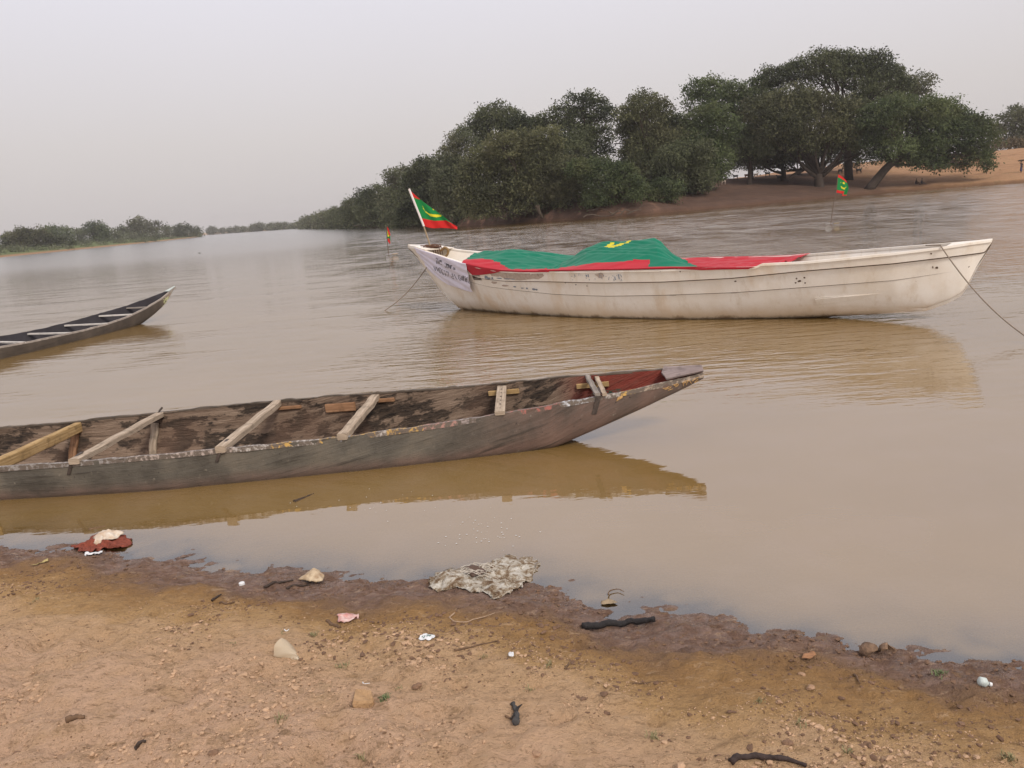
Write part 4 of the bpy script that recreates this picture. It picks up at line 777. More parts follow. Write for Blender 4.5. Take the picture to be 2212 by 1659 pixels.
def crown_leaves(lobes, size, per, droop=.5, r_=None):
    g = r_ or rng; Vs = []; T_ = []
    for (c, rx, ry, rz, dens) in lobes:
        area = 4*math.pi*((rx*ry)**1.6/3*1+(rx*rz)**1.6/3+(ry*rz)**1.6/3)**(1/1.6); ns_ = max(6, int(area*per*dens/9)); k_ = 10
        d = g.normal(size=(ns_, 3)); d /= np.linalg.norm(d, axis=1)[:, None]; d[:, 2] = np.where(d[:, 2] < -.75, -d[:, 2]*.6, d[:, 2])
        rad = g.uniform(.45, 1.0, ns_)**.5; rad *= np.where(g.random(ns_) < .14, g.uniform(1.05, 1.28, ns_), 1.0); rad *= 1+.26*np.sin(d[:, 0]*5+c[0])*np.cos(d[:, 2]*6+c[2])*1.0
        sc_ = c+d*rad[:, None]*np.array([rx, ry, rz]); tint = np.clip(g.normal(.45, .26, ns_)+g.normal(0, .22), 0, 1)
        for q in range(k_):
            off = g.normal(size=(ns_, 3))*size*np.array([1.3, 1.3, .75]); p = sc_+off; p[:, 2] -= np.abs(off[:, 0])*droop*.5
            ax = d*.55+g.normal(size=(ns_, 3))*.75; ax[:, 2] -= droop*.55; ax /= np.linalg.norm(ax, axis=1)[:, None]
            bx = np.cross(ax, g.normal(size=(ns_, 3))); bx /= np.linalg.norm(bx, axis=1)[:, None]+1e-9
            L_ = size*g.uniform(.7, 1.4, ns_)[:, None]; W_ = size*g.uniform(.16, .34, ns_)[:, None]
            Vs.append(np.stack([p-ax*L_*.5, p+bx*W_, p+ax*L_*.6, p-bx*W_], 1)); T_.append(np.repeat(np.clip(tint+g.normal(0, .12, ns_), 0, 1), 4))
    V_ = np.concatenate(Vs).reshape(-1, 3); F_ = np.arange(len(V_)).reshape(-1, 4); return V_, F_, np.concatenate(T_)
def limb(mb, a, b, r0, r1, bow=.12, n=9, sd=0):
    a = np.array(a, float); b = np.array(b, float); L_ = np.linalg.norm(b-a); r_ = np.random.default_rng(sd); m1 = a+(b-a)*.35+r_.normal(size=3)*L_*.07+np.array([0, 0, -bow*L_*.5]); m2 = a+(b-a)*.7+r_.normal(size=3)*L_*.06+np.array([0, 0, bow*L_*.3])
    P = curve([a, m1, m2, b], n); mb.tube(P, list(np.linspace(r0, r1, n)), 6, caps=False); return P
def tree(label, base, lobes, leafm, size, per, name='tree', group=None, trunk=None, tr=.35, dep=2.2, dens=1.0, twigs=True, barkm=None, sd=0, flat=.82, extra=None, skirt=0.0, grow=1.12):
    """base: 3-D foot; lobes: [(centre 3-D, radius)]; every lobe hangs on a limb of its own"""
    g = np.random.default_rng(sd+100); root = empty(name, base, label, 'tree' if name == 'tree' else 'shrub', group)
    LB = []
    for i, (c, r) in enumerate(lobes):
        c = np.array(c, float)+np.array([0, g.uniform(-dep, dep), 0]); LB.append((c, r*1.0, r*g.uniform(.85, 1.15), r*flat, dens*g.uniform(.75, 1.15)))
    b = np.array(base, float); mb = MB()
    LB = [(c, rx*grow, ry*grow, rz*grow, dn) for c, rx, ry, rz, dn in LB]
    for (c, rx, ry, rz, dn) in list(LB):
        gap = c[2]-rz*.6-b[2]
        if skirt > g.uniform(0, 1) and gap > .4 and c[2]-b[2] < rx*7: LB.append((np.array([c[0]+g.uniform(-.2, .2)*rx, c[1]+g.uniform(-.4, .4)*rx, b[2]+max(rz*.55, gap*.5)]), rx*.9, ry*.9, max(rz*.8, gap*.55), dn*.8))
    cx_ = np.mean([l[0] for l in LB], 0); lowest = min(l[0][2]-l[1]*.6 for l in LB); ht = max(.8, (min(lowest, cx_[2])-b[2]))
    tp = [b+np.array([0, 0, -.5])]+([np.array(p) for p in trunk] if trunk else [b+np.array([g.uniform(-.3, .3), 0, ht*.45]), b+(cx_-b)*np.array([.3, .3, 0])+np.array([0, 0, ht*.9])])
    P = curve(tp, 10); mb.tube(P, list(np.linspace(tr*1.25, tr*.72, 10)), 9); top = P[-1]
    forks = P[5:]
    for i, l in enumerate(LB):
        st_ = forks[g.integers(0, len(forks))] if i % 2 else top; Q = limb(mb, st_, l[0]+np.array([0, 0, -l[3]*.1]), tr*.42, tr*.07, sd=sd*31+i)
        if twigs:
            for j in range(6):
                d = g.normal(size=3); d /= np.linalg.norm(d); d[2] = abs(d[2])*.8; limb(mb, Q[g.integers(4, 8)], l[0]+d*np.array([l[1], l[2], l[3]])*g.uniform(.8, 1.02), tr*.10, tr*.03, n=5, sd=sd*77+i*9+j)
    for q in (extra or []): mb.tube(curve(q[0], 10), list(np.linspace(q[1], q[2], 10)), 8)
    mb.build('trunk', barkm or M_BARK, root, smooth=True)
    V_, F_, T_ = crown_leaves(LB, size, per, r_=g); fast_mesh('crown', V_, F_, leafm, parent=root, attrs={'tint': T_}); return root
def px7(x, y): return 1493.1+x*.325, 82.95+y*.325
def px6(x, y): return 829.5+x*.325, 82.95+y*.325
GT = 'trees along the right bank'
def river_tree(label, base, lobes, leafm, pxf=px7, d=None, trunk=None, extra=None, size=.34, per=34, **k):
    u, v = pxf(*base); p = hit(u, v, rbank_h, 60, 400)
    if d is not None or p is None: d = d or 125; q = AT(u, v, d); p = np.array([q[0], q[1], float(rbank_h(q[0], q[1]))])
    d = p[1]
    LBS = []
    for (x, y, r) in lobes: uu, vv = pxf(x, y); LBS.append((AT(uu, vv, d), r*.325*d/FPX))
    if trunk: trunk = [AT(*pxf(x, y), d+dd) for x, y, dd in trunk]
    if extra: extra = [([AT(*pxf(x, y), d+dd) for x, y, dd in q], r0, r1) for q, r0, r1 in extra]
    return tree(label, p, LBS, leafm, size*d/115, per*(115/d)**2, trunk=trunk, extra=extra, group=GT, **k)
river_tree('tallest tree, its broad crown rising above all others on the right bank', (1050, 925), [(560, 225, 62), (650, 240, 80), (740, 205, 85), (830, 175, 92), (930, 165, 92), (1030, 160, 92), (1130, 165, 90), (1220, 165, 92), (1290, 210, 90), (1350, 270, 80), (1380, 330, 62), (1000, 260, 92), (1120, 270, 100), (1230, 300, 92), (780, 270, 62), (900, 250, 62), (1150, 400, 92), (1260, 400, 92), (1080, 480, 62)], L_ACA, d=137, tr=.6, sd=1, trunk=[(1040, 800, 0), (1030, 640, 0), (1030, 470, 0)], dens=.8, per=30)
river_tree('tree leaning far out to the right over the sandy bank', (1170, 1000), [(1200, 520, 100), (1320, 470, 100), (1440, 460, 100), (1560, 480, 105), (1690, 485, 95), (1790, 510, 85), (1870, 570, 85), (1900, 660, 90), (1930, 750, 75), (1880, 800, 60), (1760, 640, 120), (1610, 620, 130), (1460, 610, 120), (1300, 620, 115), (1350, 730, 85), (1430, 790, 62), (1520, 820, 58), (1610, 830, 52), (1700, 840, 50), (1560, 720, 85), (1210, 600, 90), (1790, 770, 85), (1650, 770, 80), (1520, 740, 70), (1210, 660, 100), (1270, 780, 62), (1930, 850, 38), (1830, 850, 40)], L_GRN, tr=.62, sd=2, trunk=[(1240, 930, 0), (1330, 830, 0), (1480, 755, 0)], extra=[([(1480, 755, 0), (1520, 700, 0), (1480, 560, 0)], .3, .1), ([(1330, 830, 0), (1300, 760, 1), (1230, 640, 0)], .22, .08)])
river_tree('many-limbed tree with thick forked trunk behind the standing float flag', (850, 985), [(440, 480, 105), (560, 440, 105), (660, 420, 105), (760, 440, 90), (880, 450, 100), (980, 490, 95), (1030, 560, 90), (560, 580, 125), (760, 590, 130), (920, 620, 120), (770, 710, 100), (640, 620, 110), (700, 700, 80), (860, 730, 80), (1000, 680, 90), (720, 760, 60), (500, 640, 90)], L_OLI, tr=.75, sd=3, trunk=[(848, 940, 0), (850, 900, 0)],
           extra=[([(850, 905, 0), (790, 830, 0), (730, 700, 0)], .42, .14), ([(855, 905, 0), (870, 830, 0), (860, 640, 0)], .42, .14), ([(870, 910, 0), (950, 840, 0), (1040, 700, 0)], .45, .14), ([(930, 860, 0), (1020, 810, 0), (1130, 760, 0)], .24, .1), ([(740, 880, 1), (690, 900, 1), (640, 945, 1)], .2, .26), ([(800, 840, 1), (740, 880, 1), (700, 900, 1)], .2, .2)])
river_tree('thin greyish tree with sparse top just right of the tallest tree', (1370, 870), [(1440, 300, 72), (1500, 290, 72), (1540, 330, 66), (1560, 370, 50), (1480, 370, 60), (1400, 360, 55)], L_SHR, d=150, tr=.3, sd=4, dens=.45)
river_tree('open topped tree standing behind, left of the tallest tree', (395, 960), [(30, 340, 70), (110, 320, 76), (190, 330, 76), (270, 360, 72), (345, 390, 52), (420, 310, 50), (480, 290, 56), (60, 420, 85), (200, 430, 90), (320, 430, 80), (440, 390, 76), (540, 330, 60), (130, 500, 80), (390, 480, 80)], L_GRN, d=140, tr=.4, sd=5, trunk=[(395, 860, 0), (370, 700, 0), (300, 500, 0)], dens=.7)
river_tree('dark bushy tree with a leaning twin trunk in the middle of the ridge', (610, 945), [(370, 560, 100), (400, 680, 110), (530, 690, 110), (330, 770, 80), (480, 790, 85), (600, 770, 80), (300, 680, 80), (640, 830, 55), (410, 820, 60)], L_OLI, tr=.42, sd=6, trunk=[(615, 900, 0), (610, 850, 0)], extra=[([(610, 900, 0), (540, 880, 0), (480, 850, 0)], .22, .1), ([(615, 900, 0), (590, 840, 0), (560, 760, 0)], .25, .1)])
river_tree('dark background tree closing the gaps behind the goats', (720, 930), [(230, 740, 80), (330, 700, 80), (450, 720, 80), (560, 720, 85), (680, 700, 85), (800, 720, 80), (930, 700, 85), (1050, 680, 85), (1150, 720, 80), (1120, 800, 62), (980, 790, 52), (500, 820, 48), (300, 830, 55), (640, 800, 50)], L_ACA, d=146, tr=.3, sd=33)
river_tree('slim upright trunk with dense crown left of the goats', (385, 970), [(350, 640, 75), (420, 640, 70), (380, 740, 75), (330, 710, 60), (440, 740, 60)], L_ACA, tr=.34, sd=7, trunk=[(390, 900, 0), (392, 800, 0)])
river_tree('full green tree whose low branches sweep down the bank', (75, 1015), [(80, 530, 90), (160, 520, 85), (220, 600, 90), (60, 640, 85), (100, 730, 100), (160, 800, 90), (60, 830, 90), (180, 880, 70), (110, 900, 75), (20, 900, 70), (-60, 830, 80), (-40, 940, 55), (190, 700, 85), (-20, 740, 80)], L_GRN, tr=.45, sd=8)
river_tree('airy tree at the right edge behind the leaning tree', (2110, 760), [(2010, 610, 55), (2060, 560, 56), (2130, 520, 56), (2190, 490, 50), (2230, 560, 80), (2100, 640, 70), (2190, 650, 70), (2260, 480, 60), (2040, 680, 45), (2290, 620, 90)], L_SHR, d=190, tr=.35, sd=9, dens=.6)
river_tree('grey-brown thicket on the crest at the right edge', (2160, 745), [(2060, 715, 45), (2130, 705, 50), (2200, 700, 50), (2270, 690, 60)], L_DRY, d=172, tr=.15, sd=10, name='shrub', dens=.8)
river_tree('tall loose tree with sky showing through its right side', (1430, 1010), [(1290, 430, 66), (1370, 400, 60), (1440, 440, 62), (1480, 500, 55), (1180, 500, 72), (1100, 540, 72), (1290, 530, 90), (1410, 560, 80), (1470, 640, 62), (1210, 620, 95), (1020, 560, 50), (1340, 640, 75), (1460, 740, 55), (1400, 720, 60)], L_ACA, px6, d=133, tr=.4, sd=11, trunk=[(1400, 880, 0), (1350, 740, 0), (1320, 600, 0)], dens=.72)
river_tree('tree right of the sky gap with a bare dark limb reaching left', (1750, 990), [(1620, 500, 66), (1690, 440, 68), (1770, 420, 70), (1850, 460, 66), (1670, 560, 85), (1790, 560, 95), (1890, 600, 90), (1740, 680, 100), (1850, 700, 100), (1600, 580, 46), (1630, 640, 50), (1930, 700, 90), (1660, 760, 66), (1800, 800, 80)], L_OLI, px6, tr=.42, sd=12, skirt=.75, grow=1.2, dens=.85, trunk=[(1760, 900, 0), (1760, 800, 0)], extra=[([(1760, 830, 0), (1640, 700, 0), (1530, 700, 0)], .18, .07), ([(1760, 800, 0), (1790, 700, 0), (1800, 640, 0)], .2, .08)])
river_tree('broad low tree filling the background left of the sky gap', (1330, 1040), [(1150, 700, 80), (1230, 760, 90), (1330, 790, 80), (1300, 680, 80), (1180, 830, 90), (1290, 900, 90), (1400, 900, 70), (1100, 860, 90), (1200, 980, 70), (1320, 980, 66), (1440, 830, 50)], L_ACA, px6, d=128, tr=.34, sd=31)
river_tree('dense tree behind the bare limb, right of the sky gap', (1640, 1060), [(1690, 830, 80), (1640, 900, 70), (1760, 880, 90), (1700, 960, 70), (1820, 950, 80), (1560, 930, 50), (1900, 860, 90), (1960, 640, 80), (2020, 700, 80), (1940, 560, 66), (2030, 600, 70)], L_ACA, px6, d=126, tr=.34, sd=32)
river_tree('mid green low tree hanging over the bank below the sky gap', (1560, 1090), [(1400, 960, 70), (1490, 890, 78), (1590, 900, 80), (1420, 1040, 60), (1540, 990, 58), (1380, 870, 66), (1290, 870, 66), (1650, 960, 50)], L_GRN, px6, tr=.3, sd=13, skirt=.75, grow=1.2)
river_tree('round bright green bush low on the earth bank', (1430, 1120), [(1380, 1050, 48), (1440, 1040, 50), (1480, 1070, 40)], L_GRN, px6, tr=.12, sd=14, skirt=.75, grow=1.2, name='shrub')
river_tree('spreading green bush on the bank between two trunks', (1740, 1080), [(1650, 1030, 48), (1710, 1010, 52), (1770, 1040, 46), (1900, 1050, 44), (1930, 1010, 50), (1860, 990, 60)], L_GRN, px6, tr=.14, sd=15, skirt=.75, grow=1.2, name='shrub')
river_tree('dark tree filling the slope between the sky gap and the ridge', (1880, 1030), [(1900, 800, 90), (1960, 880, 85), (1860, 880, 80), (2000, 780, 90), (2060, 880, 80), (2080, 760, 80), (1980, 960, 60), (2100, 950, 60)], L_ACA, px6, tr=.4, sd=16, skirt=.75, grow=1.2)
river_tree('tree with a double domed top left of the tall loose tree', (830, 1060), [(640, 540, 64), (700, 500, 62), (760, 490, 64), (840, 530, 70), (900, 570, 60), (620, 620, 80), (740, 610, 90), (860, 630, 80), (940, 610, 60), (1010, 570, 62)], L_ACA, px6, d=146, tr=.4, sd=17, skirt=.75, grow=1.2, dens=.8)
river_tree('great rounded olive tree bulging towards the water behind the staff flag', (1020, 1170), [(880, 700, 95), (790, 720, 95), (980, 740, 95), (700, 800, 105), (890, 840, 110), (1050, 830, 90), (620, 880, 105), (780, 940, 110), (960, 940, 100), (570, 980, 80), (680, 1040, 80), (840, 1060, 66), (1120, 760, 75), (1080, 660, 80), (1000, 1020, 50)], L_OLI, px6, tr=.5, sd=18, skirt=.75, grow=1.2)
river_tree('narrow tree with yellowish sprays in front of the earth bank', (1190, 1120), [(1140, 860, 66), (1200, 840, 62), (1240, 900, 60), (1180, 930, 75), (1230, 980, 60), (1150, 1010, 55), (1200, 1050, 40)], L_OLI, px6, tr=.24, sd=19, skirt=.75, grow=1.2)
river_tree('purplish grey open tree on the left shoulder of the grove', (470, 1190), [(530, 610, 46), (480, 680, 58), (430, 760, 60), (500, 760, 66), (420, 860, 70), (500, 880, 85), (400, 960, 80), (460, 1040, 72), (400, 1080, 60), (560, 700, 60)], L_SHR, px6, d=135, tr=.34, sd=20, skirt=.75, grow=1.2, dens=.75)
river_tree('small pale green bush at the foot of the left shoulder', (420, 1190), [(390, 1120, 44), (440, 1110, 44), (470, 1140, 34)], L_GRN, px6, tr=.1, sd=21, skirt=.75, grow=1.2, name='shrub')
river_tree('rounded green tree next down the shoreline to the left', (250, 1225), [(330, 850, 66), (260, 860, 66), (200, 910, 60), (290, 950, 90), (200, 990, 80), (320, 1060, 70), (220, 1080, 80), (150, 1050, 60), (360, 940, 60)], L_ACA, px6, d=158, tr=.35, sd=22, skirt=.75, grow=1.2)
river_tree('thin tree with a bare forked top further left', (80, 1235), [(20, 905, 26), (70, 900, 34), (125, 880, 40), (50, 960, 44), (110, 960, 60), (60, 1040, 66), (120, 1060, 70), (40, 1120, 60), (110, 1150, 50)], L_SHR, px6, d=180, tr=.3, sd=23, skirt=.75, grow=1.2, dens=.8)
river_tree('low dark tree at the water edge below the thin forked tree', (170, 1235), [(130, 1160, 50), (190, 1150, 46), (240, 1160, 40)], L_ACA, px6, d=160, tr=.2, sd=24, skirt=.75, grow=1.2)
# trees down the far reach, smaller and smaller
far_spots = [(812, 400, 26, 488, 200, 'round dark crown'), (784, 416, 24, 489, 225, 'wide dark crown'), (760, 438, 20, 489, 260, 'squat dark crown'), (738, 446, 18, 489, 300, 'twin humped crown'), (716, 450, 15, 489, 340, 'flat grey crown'), (700, 458, 13, 490, 380, 'low grey crown'), (684, 464, 11, 490, 430, 'small grey crown'), (668, 467, 10, 490, 500, 'tiny pale crown'), (657, 471, 8, 490, 560, 'tiniest pale crown')]
for i, (u, v, r, vb, d, lab) in enumerate(far_spots):
    q = AT(u, vb, d+8); b = np.array([q[0], q[1], float(rbank_h(q[0], q[1]))]); w_ = lambda uu, vv, d=d: AT(uu, vv, d+8)
    LB = [(w_(u, v+r*.6), r*.72*d/FPX), (w_(u-r*.8, v+r*1.1), r*.7*d/FPX), (w_(u+r*.8, v+r*.9), r*.72*d/FPX), (w_(u+r*.1, v+r*1.5), r*.9*d/FPX), (w_(u-r*.6, v+r*2), r*.8*d/FPX), (w_(u+r*.7, v+r*1.9), r*.8*d/FPX)]
    tree('%s of the receding right bank treeline, about %s from its far end' % (lab, ['ninth', 'eighth', 'seventh', 'sixth', 'fifth', 'fourth', 'third', 'second', 'first'][i]), b, LB, L_ACA if i < 4 else L_SHR, .34*d/115*.8, 34*(115/d)**2*1.3, group=GT, tr=.3, sd=40+i, twigs=False, skirt=1.0, grow=1.25)
# far bank, right of the left bank's tip
fb = [(458, 496, 10), (480, 497, 6), (497, 496, 6), (510, 494, 7), (526, 494, 7), (545, 493, 7), (558, 490, 12), (585, 488, 8), (600, 488, 9), (614, 487, 8), (628, 488, 6), (640, 486, 7), (650, 484, 6), (592, 493, 7)]
fl_ = ['leftmost', 'second', 'third', 'fourth', 'fifth', 'sixth', 'seventh and tallest', 'eighth', 'ninth', 'tenth', 'eleventh', 'twelfth', 'thirteenth', 'low one below the eighth']
for i, (u, v, r) in enumerate(fb):
    d = 1150-(u-440)*2.3; q = AT(u, v, d+35); b = np.array([q[0], q[1], float(rbank_h(q[0], q[1]))]); wr_ = r*.62*d/FPX; c = AT(u, v, d+35)
    c = [c+np.array([dx*wr_, 0, dz*wr_]) for dx, dz in ((0, .35), (-.9, -.1), (.9, 0), (.1, -.5))]
    tree('hazy far bank tree, %s counting from the left' % fl_[i], b, [(p, wr_*.8) for p in c], L_SHR, 1.6, 3.0, group='hazy trees on the far bank', skirt=.6, tr=.4, sd=60+i, twigs=False)
# left bank: bushes and trees (close-up pixels /2.5)
GL = 'bushes and trees on the green left bank'
lb = [('big brownish green bush at the left edge of the picture', [(60, 245, 34), (95, 255, 40), (130, 230, 42), (170, 235, 48), (215, 250, 42), (120, 215, 22), (150, 270, 40)], (150, 290), 262, L_OLI),
      ('dark low bush at the very left edge', [(10, 250, 22), (40, 262, 26)], (20, 275), 262, L_ACA),
      ('wide flat topped bush second from the left', [(240, 220, 26), (285, 210, 34), (330, 215, 36), (380, 215, 26), (300, 240, 34)], (300, 262), 330, L_GRN),
      ('rounded low bush in front of the flat topped one', [(285, 268, 26), (320, 262, 30), (350, 255, 30), (375, 270, 18)], (330, 292), 268, L_ACA),
      ('hazy bush between flat topped bush and round tree', [(400, 218, 22), (430, 225, 24), (455, 222, 20)], (430, 245), 370, L_SHR),
      ('round topped dark green tree in the middle of the left bank', [(500, 190, 28), (535, 188, 32), (560, 205, 28), (490, 220, 34), (530, 230, 40), (575, 225, 22)], (530, 256), 340, L_GRN),
      ('small paler bush right of the round tree', [(600, 225, 20), (620, 238, 20), (640, 230, 16)], (615, 255), 345, L_SHR),
      ('dark bush left of the tallest hazy tree', [(640, 200, 20), (665, 210, 20), (690, 205, 16)], (660, 232), 420, L_ACA),
      ('broad olive tree, tallest on the left bank', [(710, 170, 22), (745, 160, 24), (780, 172, 28), (820, 185, 30), (720, 200, 32), (770, 205, 34), (820, 210, 30), (850, 205, 20)], (770, 235), 420, L_OLI),
      ('slim open tree right of the broad olive tree', [(885, 195, 14), (905, 190, 14), (895, 210, 18)], (895, 232), 450, L_SHR),
      ('dark rounded tree near the tip of the left bank', [(950, 200, 18), (985, 190, 24), (1015, 195, 22), (970, 215, 26), (1010, 215, 26)], (985, 238), 470, L_ACA),
      ('last bushy tree at the tip of the left bank', [(1040, 205, 20), (1062, 205, 16), (1075, 220, 14), (1045, 222, 20)], (1050, 238), 520, L_ACA),
      ('low scrub below the broad olive tree', [(700, 238, 20), (740, 240, 20), (790, 240, 18), (840, 238, 18)], (770, 250), 380, L_SHR),
      ('pale scrub on the slope under the round tree', [(440, 285, 18), (470, 280, 22), (500, 290, 16)], (470, 298), 300, L_SHR),
      ('lone grassy clump on the near left slope', [(100, 312, 16), (130, 316, 16)], (115, 326), 262, L_SHR),
      ('low scrub near the tip of the left bank', [(880, 243, 14), (930, 236, 18), (990, 238, 14), (1040, 236, 12), (1075, 236, 9)], (960, 248), 470, L_SHR)]
for i, (lab, ls, bs, d, m_) in enumerate(lb):
    d *= 1.22; f_ = lambda x, y: (x/2.5, 414.8+y/2.5); q = AT(*f_(*bs), d); b = np.array([q[0], q[1], float(lbank_h(q[0], q[1]))]); dz = b[2]-q[2]
    dz = max(-1.0, min(1.0, dz))
    tree(lab, b, [(AT(*f_(x, y), d)+np.array([0, 0, dz*.0]), r/2.5*d/FPX) for x, y, r in ls], m_, .34*d/115*.75, 34*(115/d)**2*1.5, name='tree' if 'tree' in lab else 'shrub', group=GL, skirt=.45, grow=1.1, tr=.22, sd=90+i, twigs=False, dep=3)
LBq = []
for i in range(420):
    j = rng.integers(2, 9); t = rng.random(); p0 = LSHORE[j]*(1-t)+LSHORE[min(j+1, 10)]*t; off = rng.uniform(1.5, 95)**1.0; x_ = p0[0]-off; y_ = p0[1]+rng.normal(0, 3); r_ = rng.uniform(.5, 1.6); LBq.append((np.array([x_, y_, float(lbank_h(x_, y_))+r_*.1]), r_*1.5, r_*1.5, r_*.6, .8))
V_, F_, T_ = crown_leaves(LBq, .7, 5.0); tag(fast_mesh('bank_scrub', V_, F_, L_SHR, attrs={'tint': T_}), kind='stuff')
# dead branches fallen down the earth bank (close-up pixels, scale 4.0 to the display frame)
def px5(x, y): return 940.1+x/4.0, 420.3+y/4.0
def branches(label, lst, d, r):
    mb = MB()
    for q in lst: mb.tube(curve([AT(*px5(x, y), d+random.uniform(-.4, .4)) for x, y in q], 9), list(np.linspace(r, r*.4, 9)), 5, caps=False)
    tag(mb.build('fallen_branch', M_BARKL, smooth=True), label, 'branch', 'dead wood on the earth bank')
branches('tangled pale dead branches at the waterline of the earth bank', [[(1280, 195), (1320, 172), (1400, 180), (1450, 190), (1520, 178), (1600, 175)], [(1520, 180), (1560, 150), (1620, 145)], [(1600, 175), (1640, 130), (1700, 150), (1790, 95)], [(1500, 150), (1540, 165), (1600, 120)], [(1660, 170), (1720, 140), (1780, 130)]], 105.8, .10)
branches('single bent pale branch above the waterline tangle', [[(1380, 130), (1410, 115), (1440, 122), (1475, 135)], [(1410, 115), (1430, 100)], [(1380, 130), (1340, 135), (1290, 130)]], 107.5, .08)
branches('dark stump leaning on the slope left of the branches', [[(880, 95), (900, 150), (930, 200)]], 112.5, .35)
# half-sunk snags off the left end of the grove
mb = MB()
for q in [[(765, 488), (785, 486), (800, 489)], [(785, 489), (792, 480), (796, 474)], [(796, 490), (806, 484), (812, 476)], [(775, 492), (812, 491), (845, 490)]]: mb.tube(curve([AT(u, v, 205) for u, v in q], 7), [.16]*3+[.1]*4, 5)
tag(mb.build('fallen_branch', M_BARK), 'snag of dead wood standing in the water at the left end of the grove', 'branch')
tag((lambda m_: (m_.tube([G(431, 547)+np.array([-.15, 0, 0]), G(431, 547)+np.array([0, 0, .03]), G(431, 547)+np.array([.15, .02, .0])], [.03, .05, .02], 6), m_.build('driftwood', M_BARK))[1])(MB()), 'dark speck of driftwood far out on the calm water', 'driftwood')

# ------------------------------------------------------------ people and goats on the far shore
M_SKIN = simple('dark_skin', (.075, .045, .032), .6, .3, 20); M_HAIR = simple('black_hair', (.015, .012, .012), .9, .3, 20)
def skinned(name, pts, edges, rad, mat, parent, sub=1):
    me = bpy.data.meshes.new(name); me.from_pydata([tuple(p) for p in pts], edges, []); o = bpy.data.objects.new(name, me); col.objects.link(o); me.materials.append(mat)
    if parent: o.parent = parent
    bm = bmesh.new(); bm.from_mesh(me); bm.verts.layers.skin.verify(); bm.to_mesh(me); bm.free(); sk = me.skin_vertices[0].data
    for i, r in enumerate(rad): sk[i].radius = (r, r) if not hasattr(r, '__len__') else r
    sk[0].use_root = True; md = o.modifiers.new('skin', 'SKIN'); md.use_smooth_shade = True; s_ = o.modifiers.new('sub', 'SUBSURF'); s_.levels = s_.render_levels = sub; return o
def person(label, loc, yaw, J, cloth_parts, hairc=M_HAIR):
    """J: joints in metres (x forward, y left, z up)"""
    root = empty('person', loc, label, 'person'); root.rotation_euler = (0, 0, yaw)
    names = list(J); pts = [J[n_][0] for n_ in names]; rad = [J[n_][1] for n_ in names]; par = [J[n_][2] for n_ in names]; ed = [(names.index(p), i) for i, p in enumerate(par) if p]
    skinned('body', pts, ed, rad, M_SKIN, root)
    h = J['head'][0]; d = np.array(J['head'][0])-np.array(J['neck'][0]); d /= np.linalg.norm(d); c = np.array(h)+d*.035-np.array([.012, 0, 0])
    mb = MB(); rows = []
    for i in range(7):
        a = math.pi/2*i/6; rows.append([tuple(c+np.array([math.cos(t)*.098*math.sin(a+.02), math.sin(t)*.088*math.sin(a+.02), .11*math.cos(a)])) for t in np.linspace(0, 2*math.pi, 12, endpoint=False)])
    mb.grid(rows, close=True); mb.build('hair', hairc, None, True).parent = root
    face = np.array(h)+np.array([.085, 0, 0])
    for (nm, pp, ed_, rd, mt) in cloth_parts: skinned(nm, pp, ed_, rd, mt, root)
    return root
def limbs(sh, el, wr, hand): return sh, el, wr, hand
def standing(lean=0, ax=.0):
    return {'pelvis': ((0, 0, .92), (.13, .10), None), 'belly': ((0, 0, 1.08), (.12, .09), 'pelvis'), 'chest': ((0, 0, 1.30), (.15, .10), 'belly'), 'neck': ((0, 0, 1.47), .055, 'chest'), 'chin': ((.015, 0, 1.54), .065, 'neck'), 'head': ((.01, 0, 1.63), .088, 'chin'),
            'ls': ((0, .17, 1.40), .055, 'chest'), 'le': ((-.02, .23, 1.14), .042, 'ls'), 'lw': ((.05, .24, .90), .03, 'le'), 'lh': ((.08, .235, .81), (.035, .018), 'lw'), 'rs': ((0, -.17, 1.40), .055, 'chest'), 're': ((.04, -.26, 1.55), .042, 'rs'), 'rw': ((.03, -.16, 1.74), .03, 're'), 'rh': ((.03, -.10, 1.80), (.035, .018), 'rw'),
            'lhip': ((0, .09, .86), .085, 'pelvis'), 'lk': ((.03, .10, .48), .06, 'lhip'), 'la': ((0, .10, .09), .038, 'lk'), 'lt': ((.14, .11, .03), (.04, .025), 'la'), 'rhip': ((0, -.09, .86), .085, 'pelvis'), 'rk': ((-.02, -.10, .48), .06, 'rhip'), 'ra': ((-.12, -.10, .09), .038, 'rk'), 'rt': ((.02, -.11, .03), (.04, .025), 'ra')}
blue = simple('blue_wrap', (.05, .055, .11), .9, .3, 20); darkc = simple('dark_shirt', (.035, .033, .045), .9, .3, 20); dress = simple('patterned_skirt', (.10, .10, .20), .9, .7, 12)
p = hit(2205.5, 373, rbank_h, 90, 300)
if p is None: p = AT(2205, 373, 150); p[2] = float(rbank_h(p[0], p[1]))
person('person in a long blue patterned skirt carrying a dark bundle on the head', p, R(200), standing(), [
    ('skirt', [(0, 0, 1.02), (0, 0, .75), (0, 0, .45), (0, 0, .16)], [(0, 1), (1, 2), (2, 3)], [(.15, .12), (.19, .15), (.21, .17), (.23, .19)], dress), ('blouse', [(0, 0, 1.02), (0, 0, 1.25), (0, 0, 1.42)], [(0, 1), (1, 2)], [(.15, .115), (.17, .125), (.12, .10)], blue)])
mb = MB(); hp = p+np.array([0, 0, 1.80]); P = [hp+np.array([x, 0, z]) for x, z in ((-.62, .04), (-.3, .08), (0, .07), (.3, .10), (.6, .02))]; mb.tube(P, [.06, .12, .14, .12, .05], 8)
tag(mb.build('head_bundle', M_BARK, smooth=True), 'dark bundle of wood balanced on the standing person at the right edge', 'bundle')
